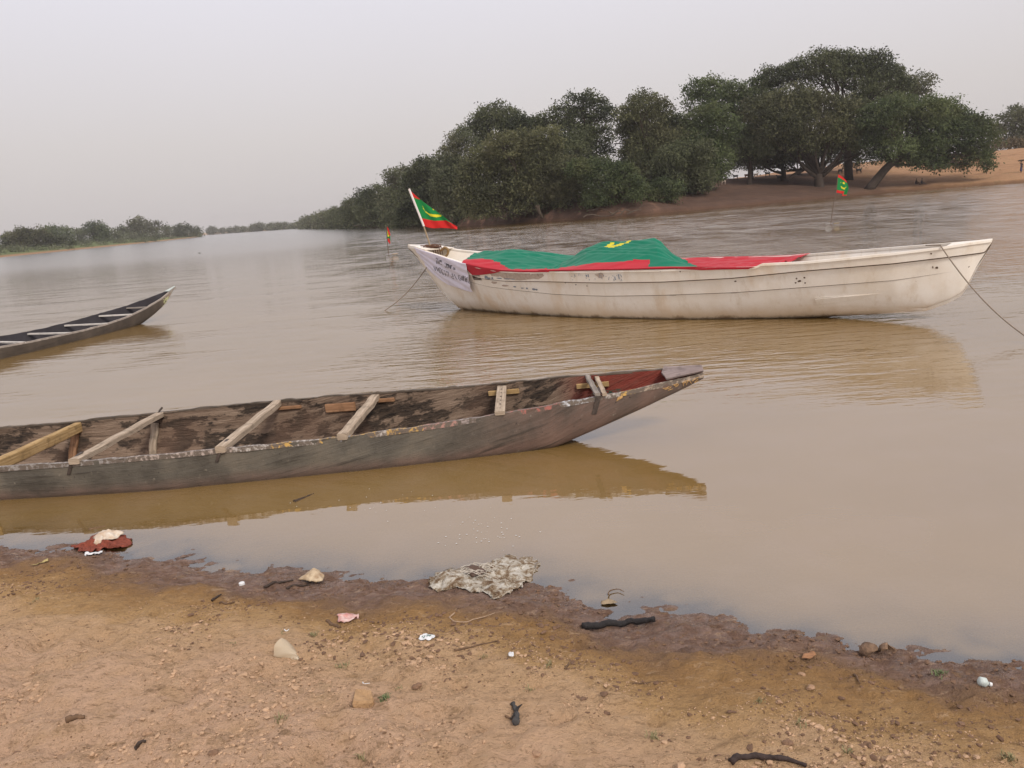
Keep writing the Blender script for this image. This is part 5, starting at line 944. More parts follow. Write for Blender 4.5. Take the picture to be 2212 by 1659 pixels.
p = hit(2136, 396.5, rbank_h, 90, 300) if hit(2136, 396.5, rbank_h, 90, 300) is not None else G(2136, 397)
p = np.array([*G(2136, 397)[:2], 0]); p[1] += .8; p[2] = max(-.05, float(rbank_h(p[0], p[1])))
B_ = {'pelvis': ((0, 0, .84), (.12, .11), None), 'belly': ((.08, 0, 1.0), (.12, .10), 'pelvis'), 'chest': ((.26, 0, 1.17), (.13, .11), 'belly'), 'neck': ((.40, 0, 1.23), .055, 'chest'), 'chin': ((.47, 0, 1.24), .065, 'neck'), 'head': ((.54, 0, 1.22), .088, 'chin'), 'ls': ((.30, .16, 1.18), .055, 'chest'), 'le': ((.38, .18, .95), .042, 'ls'), 'lw': ((.44, .14, .72), .03, 'le'), 'lh': ((.46, .13, .63), (.03, .018), 'lw'), 'rs': ((.30, -.16, 1.18), .055, 'chest'), 're': ((.40, -.18, .96), .042, 'rs'), 'rw': ((.48, -.14, .76), .03, 're'), 'rh': ((.50, -.13, .67), (.03, .018), 'rw'),
      'lhip': ((0, .09, .78), .085, 'pelvis'), 'lk': ((.08, .10, .42), .06, 'lhip'), 'la': ((-.03, .10, .06), .038, 'lk'), 'lt': ((.1, .1, .02), (.04, .02), 'la'), 'rhip': ((0, -.09, .78), .085, 'pelvis'), 'rk': ((.02, -.10, .42), .06, 'rhip'), 'ra': ((-.12, -.10, .06), .038, 'rk'), 'rt': ((.0, -.1, .02), (.04, .02), 'ra')}
person('person in dark clothes bending forward at the water edge on the sandy bank', p, R(180), B_, [('shirt', [(-.01, 0, .80), (.08, 0, 1.0), (.27, 0, 1.18), (.36, 0, 1.22)], [(0, 1), (1, 2), (2, 3)], [(.15, .13), (.145, .125), (.16, .13), (.10, .09)], darkc), ('shorts', [(0, 0, .86), (.0, 0, .62)], [(0, 1)], [(.15, .13), (.17, .15)], darkc)])
S_ = {'pelvis': ((0, 0, .14), (.14, .12), None), 'belly': ((0, 0, .30), (.12, .10), 'pelvis'), 'chest': ((.05, 0, .52), (.15, .11), 'belly'), 'neck': ((.08, 0, .68), .055, 'chest'), 'chin': ((.10, 0, .75), .065, 'neck'), 'head': ((.11, 0, .84), .088, 'chin'), 'ls': ((.06, .17, .62), .055, 'chest'), 'le': ((.16, .20, .40), .042, 'ls'), 'lw': ((.32, .14, .36), .03, 'le'), 'lh': ((.40, .11, .35), (.03, .018), 'lw'), 'rs': ((.06, -.17, .62), .055, 'chest'), 're': ((.16, -.20, .40), .042, 'rs'), 'rw': ((.32, -.14, .34), .03, 're'), 'rh': ((.40, -.11, .33), (.03, .018), 'rw'),
      'lhip': ((.04, .10, .13), .09, 'pelvis'), 'lk': ((.42, .13, .34), .062, 'lhip'), 'la': ((.68, .13, .02), .038, 'lk'), 'lt': ((.82, .13, .05), (.04, .02), 'la'), 'rhip': ((.04, -.10, .13), .09, 'pelvis'), 'rk': ((.46, -.12, .14), .062, 'rhip'), 'ra': ((.88, -.12, -.06), .038, 'rk'), 'rt': ((.93, -.12, .06), (.04, .02), 'ra')}
for (u, v, yaw, lab, sh_) in ((1990, 398.5, R(-12), 'person with one leg stretched out, seated on the bank slope', darkc), (1978, 399, R(-60), 'dark crouching person close beside the one with the outstretched leg', simple('black_cloth', (.02, .02, .024), .9, .3, 20))):
    p = hit(u, v, rbank_h, 90, 300); p = AT(u, v, 131) if p is None else p
    person(lab, p, yaw, S_, [('shirt', [(-.0, 0, .10), (.01, 0, .32), (.055, 0, .55), (.07, 0, .62)], [(0, 1), (1, 2), (2, 3)], [(.17, .15), (.15, .13), (.17, .13), (.11, .10)], sh_)])
def goat(loc, yaw, mat, label, scale=1, src=[None]):
    root = empty('goat', loc, label, 'goat', 'goats along the ridge under the trees'); root.rotation_euler = (0, 0, yaw); root.scale = (scale,)*3
    if src[0] is None:
        P = [(-.32, 0, .60), (-.12, 0, .58), (.12, 0, .57), (.30, 0, .60), (.42, 0, .76), (.50, 0, .88), (.62, 0, .84), (.70, 0, .79), (-.42, 0, .68), (-.48, 0, .73)]
        R_ = [(.12, .13), (.14, .16), (.145, .165), (.11, .15), (.065, .08), .065, .045, .03, .025, .015]; E_ = [(1, 0), (1, 2), (2, 3), (3, 4), (4, 5), (5, 6), (6, 7), (0, 8), (8, 9)]
        for x, y, hind in ((-.30, .09, 1), (-.30, -.09, 1), (.27, .08, 0), (.27, -.08, 0)):
            b = len(P)
            if hind: P += [(x+.06, y, .42), (x-.06, y, .24), (x-.02, y, .10), (x, y, .0)]; R_ += [.07, .035, .024, .028]
            else: P += [(x+.02, y, .42), (x+.03, y, .24), (x, y, .10), (x+.02, y, .0)]; R_ += [.055, .032, .024, .028]
            E_ += [(0 if hind else 3, b), (b, b+1), (b+1, b+2), (b+2, b+3)]
        order = [1]+[i for i in range(len(P)) if i != 1]; inv_ = {o_: i for i, o_ in enumerate(order)}
        body = skinned('body', [P[i] for i in order], [(inv_[a], inv_[b]) for a, b in E_], [R_[i] for i in order], mat, root)
        src[0] = [body]
        for s_ in (1, -1):
            mb = MB(); mb.tube([(.50, .03*s_, .93), (.46, .05*s_, 1.02), (.40, .06*s_, 1.08)], [.018, .013, .006], 5); q = mb.build('horn', M_BARKL); q.parent = root; src[0].append(q)
            mb = MB(); mb.tube([(.50, .05*s_, .90), (.48, .11*s_, .86), (.47, .13*s_, .80)], [.02, .028, .008], 5); q = mb.build('ear', mat); q.parent = root; src[0].append(q)
    else:
        for c in src[0]:
            q = c.copy(); q.data = c.data if c.name.startswith('horn') else c.data.copy(); col.objects.link(q); q.parent = root
            if not c.name.startswith('horn'): q.data.materials.clear(); q.data.materials.append(mat)
    return root
gb = simple('black_goat', (.02, .018, .018), .9, .3, 9); gw = simple('pale_goat', (.50, .40, .33), .9, .2, 9); gr = simple('red_brown_goat', (.22, .075, .04), .9, .3, 9)
def px8(x, y): return (2700+x*.3617)/1.8083, (640+y*.3617)/1.8083
for (x, y, yw, m_, lab) in [(120, 165, 180, gb, 'black goat at the left end of the ridge, half hidden by leaves'), (350, 225, 20, gw, 'pale goat standing lower on the slope left of the slim trunk'), (480, 170, 180, gb, 'black goat in the bright gap left of the slim trunk'), (605, 165, 0, gr, 'brown goat just behind the slim trunk'), (700, 150, 10, gw, 'pale goat right of the slim trunk'), (825, 140, 175, gb, 'black goat feeding below the leaning branches'), (950, 185, 200, gb, 'dark goat at the foot of the twin trunk'), (1160, 110, 185, gr, 'brown goat between the twin trunk and the forked trunk'), (1290, 115, 170, gr, 'reddish goat close to the left of the forked trunk'), (1610, 105, 10, gb, 'black goat on the ridge above the float flag'), (1810, 105, 180, gb, 'dark goat furthest right along the ridge')]:
    u, v = px8(x, y); q = hit(u, v, rbank_h, 90, 300)
    if q is None: q = AT(u, v, 137); q[2] = float(rbank_h(q[0], q[1]))
    goat(q, R(yw), m_, lab, random.uniform(1.0, 1.2))

# ------------------------------------------------------------ things lying on the beach
def pq(k):                       # pixel frames of the three beach close-ups -> display frame
    return {'a': lambda x, y: (x*.325, 1106+y*.325), 'b': lambda x, y: (663.6+x*.375, 1161.3+y*.375), 'c': lambda x, y: (1493.1+x*.325, 1216.6+y*.325), 'd': lambda x, y: (x*.35, 1327.2+y*.35), 'e': lambda x, y: (718.9+x*.35, 1382.5+y*.35), 'p': lambda x, y: (x, y)}[k]
def scrap(name, label, cat, frame, outline, mat, amp=.012, lift=.006, fr=9, sd=0, water=False, rings=8, na=56, mound=.0, parent=None, thick=.0015, group=None):
    f = pq(frame); O = [G(*f(x, y), .0) if water else BG(*f(x, y)) for x, y in outline]; O.append(O[0]); O = curve(O, na+1)[:-1]; C_ = O.mean(0); V_ = [C_]; xy = [C_]
    for i in range(1, rings+1):
        for p in O: V_.append(C_+(p-C_)*(i/rings))
    V_ = np.array(V_); rr_ = np.r_[0, np.repeat(np.arange(1, rings+1)/rings, na)]
    h = np.maximum(beach_h(V_[:, 0], V_[:, 1]), -.01); no = fbm(V_[:, 0]*fr+sd, V_[:, 1]*fr*1.6, 91+sd, 4)
    ridg = 1-np.abs(fbm(V_[:, 0]*fr*.7+5, V_[:, 1]*fr*1.1+sd, 12+sd, 3)*2-1)
    V_[:, 2] = h+lift+amp*(no*.9+ridg*.9-.55)*(1-.45*rr_)+mound*(1-rr_**2); V_[:, 2] = np.maximum(V_[:, 2], h+.0015)
    js = min(1.0, float(np.ptp(V_[:, 0]))/.35); V_[:, 0] += js*(fbm(V_[:, 0]*30, V_[:, 1]*30, 3+sd, 3)-.5)*.05*rr_; V_[:, 1] += js*(fbm(V_[:, 0]*30, V_[:, 1]*30, 8+sd, 3)-.5)*.06*rr_
    F_ = [(0, 1+j, 1+(j+1) % na) for j in range(na)]
    for i in range(rings-1):
        for j in range(na): a = 1+i*na+j; b = 1+i*na+(j+1) % na; F_ += [(a, a+na, b+na), (a, b+na, b)]
    o = fast_mesh(name, V_, F_, mat, smooth=True, parent=parent); md = o.modifiers.new('t', 'SOLIDIFY'); md.thickness = thick
    if cat: tag(o, label, cat, group)
    elif label: o['label'] = label
    return o
def stick(label, frame, pts, rad, mat, name='stick', cat='stick', n=14, lift=.4, knots=.15, tip=.5, sub=8, group=None, water=False):
    f = pq(frame); P = [G(*f(x, y), .0) if water else BG(*f(x, y)) for x, y in pts]; P = curve(P, n) if len(P) > 2 else np.linspace(P[0], P[1], n)
    rr_ = [rad*(1-(1-tip)*i/(n-1))*(1+random.uniform(-knots, knots)) for i in range(n)]; P = np.array(P)
    h = np.maximum(beach_h(P[:, 0], P[:, 1]), 0 if water else -1); h = np.convolve(np.r_[h[0], h, h[-1]], [.25, .5, .25], 'valid'); P[:, 2] = np.maximum(P[:, 2], h)+rad*lift
    mb = MB(); mb.tube(P, rr_, sub); o = mb.build(name, mat, smooth=True); tag(o, label, cat, group); return o
def mat_sack():
    k = NT('woven_sack', .85, .2); P = k.coord('World'); a = k.noise(P, 13, 6, .8, .8); w1 = k.n('ShaderNodeTexWave', wave_type='BANDS', bands_direction='X'); w1.inputs['Scale'].default_value = 55; k.l(P, w1.inputs[0]); w2 = k.n('ShaderNodeTexWave', wave_type='BANDS', bands_direction='Y'); w2.inputs['Scale'].default_value = 55; k.l(P, w2.inputs[0])
    c = k.ramp(a, [(.40, (.17, .10, .055)), (.47, (.34, .25, .16)), (.54, (.62, .56, .47)), (.66, (.84, .80, .73))]); k.base(k.mix(.12, c, w1.outputs[0], 'MULTIPLY')); k.set('Normal', k.bump(k.math('ADD', k.math('ADD', w1.outputs['Fac'], w2.outputs['Fac']), k.math('MULTIPLY', a, 4)), .006, .8)); return k.m
M_SACK = mat_sack()
sack = scrap('sack', 'torn muddy white woven sack half in the water at the shoreline', 'sack', 'b', [(700, 260), (735, 305), (850, 300), (940, 312), (1035, 345), (1070, 356), (1150, 345), (1200, 312), (1260, 272), (1312, 205), (1345, 150), (1320, 128), (1240, 105), (1160, 98), (1100, 110), (1040, 150), (990, 165), (880, 170), (800, 185), (740, 212)], M_SACK, .030, .002, 14, 1, rings=34, na=170, mound=.012)
mb = MB()
for i in range(70):
    t = random.random(); x = 890+150*t+random.gauss(0, 12); y = 195+random.random()*70; p = BG(*pq('b')(x, y)); p[2] += .03+random.random()*.015; a_ = random.gauss(.3, .35); L_ = random.uniform(.04, .10)
    mb.tube(curve([p, p+np.array([math.cos(a_)*L_*.5, math.sin(a_)*L_*.4, .012]), p+np.array([math.cos(a_)*L_, math.sin(a_)*L_*.8, -.012])], 6), .0014, 4, caps=False)
M_FIB = simple('white_fibre', (.60, .54, .46), .8, .4, 60); o = mb.build('frayed_strands', M_FIB, None); o.parent = sack
tag(scrap('sack_hole', None, None, 'b', [(915, 215), (960, 260), (1010, 258), (1035, 240), (1010, 222), (960, 205)], simple('sack_shadowed_mud', (.10, .06, .042), .6, .3, 30), .008, .052, 9, 4, rings=4, na=30), None); bpy.data.objects['sack_hole'].parent = sack
M_REDN = simple('red_net', (.30, .075, .045), .9, .55, 60, .01); M_DWHT = simple('dirty_white_plastic', (.58, .52, .44), .55, .4, 16, .004, c2=(.40, .27, .17)); M_WPL = simple('white_plastic', (.66, .66, .66), .45, .15, 20)
rs = scrap('net_sack', 'crumpled red net sack holding a dirty white sheet at the water edge', 'sack', 'a', [(470, 240), (520, 268), (600, 275), (700, 252), (840, 242), (880, 192), (830, 165), (700, 153), (650, 150), (600, 185), (560, 215)], M_REDN, .05, .004, 20, 2, rings=16, na=100, mound=.012)
scrap('plastic_sheet', None, None, 'a', [(622, 208), (660, 238), (700, 222), (765, 215), (800, 190), (830, 172), (775, 155), (690, 163)], M_DWHT, .04, .035, 14, 3, mound=.02, parent=rs)
scrap('scrap', 'small white plastic scrap just below the red net sack', 'litter', 'a', [(570, 272), (600, 283), (680, 268), (660, 287), (600, 298), (570, 300)], M_WPL, .012, .008, 15, 4)
scrap('scrap', 'yellowish leaf-like scrap on the mud at the far left', 'litter', 'a', [(200, 360), (235, 335), (325, 328), (300, 342), (250, 350)], simple('yellow_scrap', (.42, .33, .14), .8, .3, 30), .012, .006, 20, 5)
# white bottle cap
p = BG(*pq('a')(1608, 482)); mb = MB(); mb.tube([p+np.array([0, 0, -.002]), p+np.array([0, 0, .012]), p+np.array([0, 0, .014])], [.018, .017, .014], 20); tag(mb.build('plastic_disc', M_WPL), 'small white plastic disc on the dark mud left of the twigs', 'litter')
M_STK = simple('wet_dark_stick', (.045, .028, .02), .6, .4, 40, .004); M_STB = simple('brown_stick', (.16, .095, .055), .85, .45, 40, .004); M_CHAR = simple('charred_wood', (.028, .024, .024), .7, .5, 50, .008)
stick('long wet dark stick beside the crumpled clear plastic at the mud edge', 'a', [(1755, 508), (1830, 480), (1950, 458)], .010, M_STK); stick('shorter wet stick under the crumpled clear plastic', 'a', [(1900, 512), (1960, 510), (2060, 482)], .008, M_STK)
scrap('plastic_bag', 'crumpled yellowish clear plastic over the wet dark sticks', 'litter', 'a', [(1985, 470), (2060, 422), (2110, 420), (2148, 450), (2148, 485), (2070, 492), (2030, 478)], simple('clear_plastic', (.50, .40, .27), .4, .5, 24, c2=(.25, .16, .09)), .05, .012, 16, 6, mound=.02)
scrap('wrapper', 'torn red and white wrapper on the ochre sand', 'litter', 'b', [(172, 458), (215, 455), (262, 452), (264, 487), (215, 492), (178, 495), (185, 475)], simple('red_white_wrapper', (.40, .09, .07), .5, .3, 22, c2=(.58, .48, .44)), .015, .006, 14, 7)
stick('curled piece of bark beside the red wrapper', 'b', [(115, 485), (145, 508), (188, 520)], .010, M_STB, 'bark', 'bark', tip=.8)
pk = scrap('sachet', 'white printed paper sachet lying flat on the ochre sand', 'litter', 'b', [(643, 588), (686, 562), (733, 572), (700, 597), (660, 598)], M_WPL, .006, .005, 9, 8)
mb = MB()
for (x0, y0, x1, y1) in ((662, 583, 700, 572), (668, 590, 706, 580), (690, 580, 715, 575), (675, 587, 680, 577)):
    a = BG(*pq('b')(x0, y0)); b = BG(*pq('b')(x1, y1)); mb.tube([a+np.array([0, 0, .012]), b+np.array([0, 0, .012])], .0022, 4)
o = mb.build('sachet_print', simple('green_grey_print', (.12, .20, .18), .7, .3, 20)); absorb(pk, o)
# translucent cup of plastic film
def mat_film():
    k = NT('milky_film', .35, .4); k.base((.62, .52, .38)); tr = k.n('ShaderNodeBsdfTranslucent'); tr.inputs[0].default_value = (.62, .50, .36, 1); mx = k.n('ShaderNodeMixShader'); mx.inputs[0].default_value = .45; k.l(k.b.outputs[0], mx.inputs[1]); k.l(tr.outputs[0], mx.inputs[2]); k.l(mx.outputs[0], k.o.inputs[0]); return k.m
a = BG(*pq('d')(1738, 235)); b = BG(*pq('d')(1855, 285)); mb = MB(); ax = b-a; n1 = np.array([-ax[1], ax[0], 0]); n1 /= np.linalg.norm(n1); rows = []
for i in range(12):
    t = i/11; r = .046*(1-t)**.75+.002; c = a+ax*t+np.array([0, 0, .004]); rows.append([tuple(c+n1*math.cos(q)*r*1.05+np.array([0, 0, max(0, math.sin(q))*r*1.35])+n1*.004*math.sin(5*q+i)) for q in np.linspace(-.3, math.pi+.3, 16)])
mb.grid(rows); mb.add([rows[0][i] for i in range(16)], [tuple(range(16))]); tag(mb.build('plastic_bag', mat_film(), smooth=True), 'milky translucent plastic bag corner standing up on the dry sand', 'litter')
stick('short charred black log lying on the mud near the shoreline', 'b', [(1585, 522), (1700, 520), (1850, 505), (2000, 482)], .0175, M_CHAR, 'log', 'log', 26, .75, .20, .8, 10)
stick('pale looped root or string half buried in ochre sand', 'b', [(850, 435), (822, 460), (840, 482), (920, 488), (1010, 462), (1082, 435)], .0042, simple('pale_root', (.36, .25, .17), .9, .3, 40), 'string', 'string', 26)
stick('thin crooked twig below the looped root', 'b', [(848, 658), (905, 640), (960, 632), (1040, 610), (1102, 596)], .0055, M_STB, n=20, knots=.3)
stick('straw-thin pale twig near the white sachet', 'b', [(500, 600), (560, 602), (618, 605)], .003, simple('pale_straw', (.40, .28, .17), .9, .3, 40)); stick('small brown stick at the foot of the mud, left of centre', 'a', [(1410, 592), (1440, 570), (1470, 550)], .008, M_STK); stick('flat dark splinter right of the small brown stick', 'a', [(1465, 605), (1510, 612), (1560, 600)], .007, M_STB)
scrap('paper_scrap', 'tiny white paper scrap beside clods in the centre of the beach', 'litter', 'b', [(1160, 690), (1175, 680), (1188, 690), (1185, 702), (1168, 700)], M_WPL, .02, .012, 20, 9, rings=4, na=20)
stick('tiny white plastic curl left of the centre of the beach', 'e', [(185, 265), (200, 272), (228, 268)], .003, M_WPL, 'plastic_curl', 'litter'); stick('small white splinter above the translucent bag corner', 'd', [(1755, 95), (1768, 104), (1785, 92)], .003, M_WPL, 'plastic_curl', 'litter')
stick('greyish short stick on the sand at lower left', 'd', [(410, 660), (460, 660), (525, 640)], .014, M_STB, tip=.6); stick('dark curved twig on the sand left of the bottom centre', 'd', [(835, 835), (880, 825), (905, 805)], .009, M_STK)
stick('dark grey forked dead branch standing out of the sand, bottom centre', 'e', [(1112, 410), (1130, 445), (1138, 490), (1130, 530)], .0085, simple('grey_dead_wood', (.075, .07, .068), .85, .5, 50, .006), 'dead_branch', 'branch', 16, 1.6, .38, 1.5); mbk = MB(); qa = BG(*pq('e')(1132, 470))+np.array([0, 0, .018]); qb = BG(*pq('e')(1170, 440))+np.array([0, 0, .03]); mbk.tube([qa, (qa+qb)/2+np.array([0, 0, .006]), qb], [.006, .005, .002], 7); mbk.tube([qa, BG(*pq('e')(1100, 500))+np.array([0, 0, .008])], [.006, .002], 7); absorb(bpy.data.objects['dead_branch'], mbk.build('fork', M_CHAR)); stick('pale thin twig crossing behind the forked dead branch', 'e', [(1065, 470), (1090, 485), (1118, 500)], .005, M_STB)
stick('dark driftwood stick at the bottom edge of the beach', 'c', [(265, 1335), (340, 1305), (480, 1305), (620, 1312), (700, 1335), (765, 1358)], .0125, simple('dark_driftwood', (.05, .032, .028), .75, .5, 40, .006), 'driftwood', 'driftwood', 24, .7, .25, .5, 9)
stick('thin dry stick on the right side of the dry sand', 'e', [(1850, 270), (1930, 268), (2050, 258)], .0035, M_STB); stick('short upright dry stalk right of the grass tufts', 'e', [(1432, 182), (1445, 165), (1460, 145)], .005, M_STB); stick('short brown root on the mud left of the broken calabash', 'c', [(1085, 745), (1105, 770), (1120, 800)], .006, M_STB)
# flat tan stone
f = pq('e'); O = [BG(*f(x, y)) for x, y in ((122, 422), (140, 345), (200, 335), (245, 352), (258, 400), (240, 415))]; C_ = sum(O)/6; mb = MB(); top = [tuple(p*.88+C_*.12+np.array([0, 0, .030+.004*math.sin(i*2.3)])) for i, p in enumerate(O)]; bot = [tuple(p+np.array([0, 0, -.01])) for p in O]; md_ = [tuple(p+np.array([0, 0, .017])) for p in O]
mb.grid([bot, md_, top], close=True); mb.add(top, [tuple(range(6))]); o = mb.build('stone', simple('tan_stone', (.42, .26, .135), .9, .3, 22, .01)); o.modifiers.new('b', 'BEVEL').width = .006; tag(o, 'flat tan slab of stone on the dry sand, lower centre', 'stone')
def stone(label, frame, x, y, wpx, mat, name='stone', fl=.55, sd=0):
    p = BG(*pq(frame)(x, y)); r = wpx/2*np.linalg.norm(p-Cpos)/FPX; bm = bmesh.new(); bmesh.ops.create_icosphere(bm, subdivisions=2, radius=1)
    g = np.random.default_rng(sd); ph = g.uniform(0, 6, 6)
    for v_ in bm.verts: c = v_.co; k_ = 1+.22*math.sin(c.x*3+ph[0])*math.cos(c.y*3+ph[1])+.15*math.sin(c.z*5+ph[2]+c.x*4); v_.co = Vector((c.x*r*k_, c.y*r*k_*.8, max(c.z, -.4)*r*fl*k_))
    me = bpy.data.meshes.new(name); bm.to_mesh(me); bm.free(); me.materials.append(mat); o = bpy.data.objects.new(name, me); o.location = (p[0], p[1], p[2]+r*.15); col.objects.link(o); return tag(o, label, 'stone', 'small stones on the sand')
M_ST = simple('sand_stone', (.36, .225, .14), .95, .35, 40, .006); M_STW = simple('muddy_stone', (.22, .13, .08), .9, .35, 40, .006)
for i, (fr_, x, y, w_, m_, lab) in enumerate([('c', 795, 830, 17, M_ST, 'pale angular stone, largest on the right-hand sand'), ('c', 735, 742, 15, M_ST, 'pale stone upslope of the largest right-hand one'), ('c', 1790, 1072, 15, M_STW, 'dark rounded lump sunk in the sand at far right'), ('c', 1195, 800, 13, M_STW, 'flattish brown stone below the short brown root'), ('c', 585, 925, 14, M_ST, 'tan stone in the clods right of the bottom centre'), ('e', 1140, 112, 0, M_STW, ''), ('e', 520, 290, 20, M_STW, 'dark flat clod-like stone between the slab and the forked branch'), ('e', 1250, 708, 20, M_ST, 'tan wedge-shaped stone near the bottom edge'), ('d', 1320, 862, 22, M_STW, 'dark brown lump at the lower left of the beach'), ('d', 910, 735, 20, M_ST, 'pale lump beside the dark curved twig'), ('d', 105, 872, 18, M_STW, 'small dark stone near the bottom left corner'), ('c', 640, 1200, 20, M_STW, 'brown stone above the bottom driftwood stick'), ('b', 485, 0, 0, M_ST, '')]):
    if w_: stone(lab, fr_, x, y, w_, m_, sd=i)
# broken calabash, bottle, shallow scraps
def mat_cal():
    k = NT('broken_calabash', .8, .3); P = k.coord('World'); a = k.noise(P, 30, 5); k.base(k.ramp(a, [(.35, (.09, .055, .035)), (.7, (.25, .155, .095))])); k.set('Normal', k.bump(a, .01)); return k.m
M_CAL = mat_cal(); p = BG(*pq('c')(1200, 600)); cal = empty('broken_calabash', p, 'broken brown calabash shell, two halves standing in the wet mud', 'calabash')
def shell(c, r, a0, a1, tilt, yaw, sd):
    mb = MB(); rows = []; g = np.random.default_rng(sd)
    for i in range(10):
        th = math.pi*.5*i/9*1.15; rows.append([])
        for j in range(20):
            q = a0+(a1-a0)*j/19; rr_ = r*(1+.05*math.sin(q*9+i)+(g.uniform(-.14, .14) if i == 9 else 0)); x, y, z = rr_*math.sin(th)*math.cos(q), rr_*math.sin(th)*math.sin(q), rr_*math.cos(th); y2 = y*math.cos(tilt)-z*math.sin(tilt); z2 = y*math.sin(tilt)+z*math.cos(tilt)
            rows[-1].append((c[0]+x*math.cos(yaw)-y2*math.sin(yaw), c[1]+x*math.sin(yaw)+y2*math.cos(yaw), c[2]+z2))
    mb.grid(rows); o = mb.build('shell', M_CAL, cal, True); o.modifiers.new('t', 'SOLIDIFY').thickness = .004
shell(BG(*pq('c')(1190, 600))+np.array([0, 0, .006]), .046, 0, 5.0, -.9, .5, 1); shell(BG(*pq('c')(1310, 600))+np.array([0, 0, .004]), .044, .3, 4.6, -1.15, -.35, 2)
p = BG(*pq('c')(1915, 800)); q = BG(*pq('c')(1995, 825)); ax = (q-p); mb = MB(); base = p+np.array([0, 0, .012]); mb.tube([base-ax*.1, base, base+ax*.45, base+ax*.62, base+ax*.72], [.010, .018, .020, .011, .0075], 14); bt = mb.build('bottle', simple('pale_blue_bottle', (.50, .55, .52), .35, .25, 30), smooth=True); tag(bt, 'small crushed whitish plastic bottle on the sand at far right', 'bottle')
mb = MB(); mb.tube([base+ax*.80, base+ax*1.0], [.0085, .0085], 12); mb.build('cap', M_WPL).parent = bt
stick('dark splinter of wood floating below the pirogue hull', 'p', [(636, 1084), (655, 1076), (678, 1066)], .016, M_STK, 'floating_stick', 'stick', water=True, lift=.0, tip=.2, knots=.3); stick('blurred weedy stick just breaking the surface near the left shore', 'p', [(192, 1144), (212, 1140), (230, 1136)], .009, M_STB, 'floating_stick', 'stick', water=True, lift=.0, tip=.4)
scrap('leaf_scrap', 'curled pale leaf at the water edge above the charred log', 'leaf', 'b', [(1690, 388), (1710, 368), (1760, 368), (1785, 380), (1730, 390)], simple('wet_pale_leaf', (.32, .24, .15), .6, .4, 30), .02, .006, 14, 12, rings=5, na=30)
stick('thin weed stem arching out of the shallow water near the pale leaf', 'b', [(1735, 340), (1740, 322), (1790, 308), (1825, 322)], .004, M_STB, 'stem', 'stem', lift=3)
scrap('dry_leaf', 'curled orange-brown leaf at the upper edge of the wet mud, left of the calabash', 'leaf', 'c', [(735, 655), (760, 605), (800, 600), (830, 628), (800, 655)], simple('dry_orange_leaf', (.30, .15, .075), .8, .4, 30), .03, .008, 14, 13, rings=5, na=30)
# small dead plant
def tuft(frame, x, y, hh, nb, mat, label, spread=.9, cat='grass tuft', name='grass_tuft'):
    hh *= .62; p = BG(*pq(frame)(x, y)); mb = MB(); p = p+np.array([0, 0, -.004])
    for i in range(nb):
        a_ = random.uniform(0, 6.28); t = random.uniform(.2, 1)*spread; L_ = hh*random.uniform(.55, 1.1); w_ = .0022; s_ = p+np.array([random.gauss(0, .012), random.gauss(0, .012), 0]); d_ = np.array([math.cos(a_)*t, math.sin(a_)*t, 1.0]); d_ /= np.linalg.norm(d_); sdv = np.array([-math.sin(a_), math.cos(a_), 0])*w_
        m_ = s_+d_*L_*.6; e_ = s_+d_*L_+np.array([math.cos(a_), math.sin(a_), -.5])*L_*.2; mb.add([s_-sdv, s_+sdv, m_+sdv*.9, m_-sdv*.9, e_], [(0, 1, 2, 3), (3, 2, 4)])
    return tag(mb.build(name, mat, recalc=False), label, cat, 'little grass tufts on the beach')
M_GR = simple('sand_grass', (.17, .16, .075), .8, .4, 30, c2=(.24, .19, .10)); M_GR2 = simple('fresh_grass', (.13, .16, .07), .8, .3, 30)
for (fr_, x, y, h_, nb, m_, lab) in [('e', 325, 360, .05, 40, M_GR2, 'freshest green tuft, right of the tan slab'), ('e', 408, 310, .03, 26, M_GR, 'faint tuft above and right of the tan slab'), ('e', 62, 170, .035, 30, M_GR, 'tuft at the upper left of the clod field'), ('e', 790, 160, .03, 30, M_GR2, 'small green tuft above the central clod pile'), ('e', 910, 110, .035, 34, M_GR, 'tuft under the crooked twig'), ('e', 1330, 155, .035, 34, M_GR, 'tuft right of the tiny white scrap'), ('e', 1215, 312, .03, 20, M_GR, 'sprig on the right side of the central clod pile'), ('e', 1980, 600, .05, 26, M_GR, 'spiky tuft at the lower right of the dry sand'), ('e', 185, 720, .045, 30, M_GR, 'tuft at the bottom edge, left of centre'), ('c', 1648, 735, .035, 50, M_GR2, 'bright green patch on the mud at far right'), ('c', 1045, 1260, .04, 26, M_GR, 'thin tuft above the bottom right corner'), ('c', 440, 920, .03, 24, M_GR, 'sparse tuft in the clods right of the centre'), ('c', 2110, 1300, .045, 40, M_GR, 'wide tuft in the bottom right corner'), ('c', 715, 1065, .03, 24, M_GR, 'faint tuft on the right-hand dry sand'), ('d', 1730, 650, .045, 30, M_GR, 'tuft between the bag corner and the tan slab'), ('d', 1930, 130, .035, 40, M_GR, 'tuft with dark straw left of the red wrapper'), ('d', 2110, 320, .03, 26, M_GR, 'tuft above the tan slab on its left'), ('d', 1430, 190, .03, 30, M_GR, 'flat tuft left of the translucent bag corner'), ('a', 1880, 800, .03, 26, M_GR, 'low tuft beside the small white splinter'), ('a', 240, 590, .03, 40, M_GR, 'greenish patch of tiny blades at far left')]: tuft(fr_, x, y, h_, nb, m_, lab)
tuft('c', 545, 640, .05, 26, simple('dead_straw', (.22, .15, .09), .9, .4, 30), 'broken dead plant stump at the upper edge of the mud', 1.6, 'dead plant', 'dead_plant')
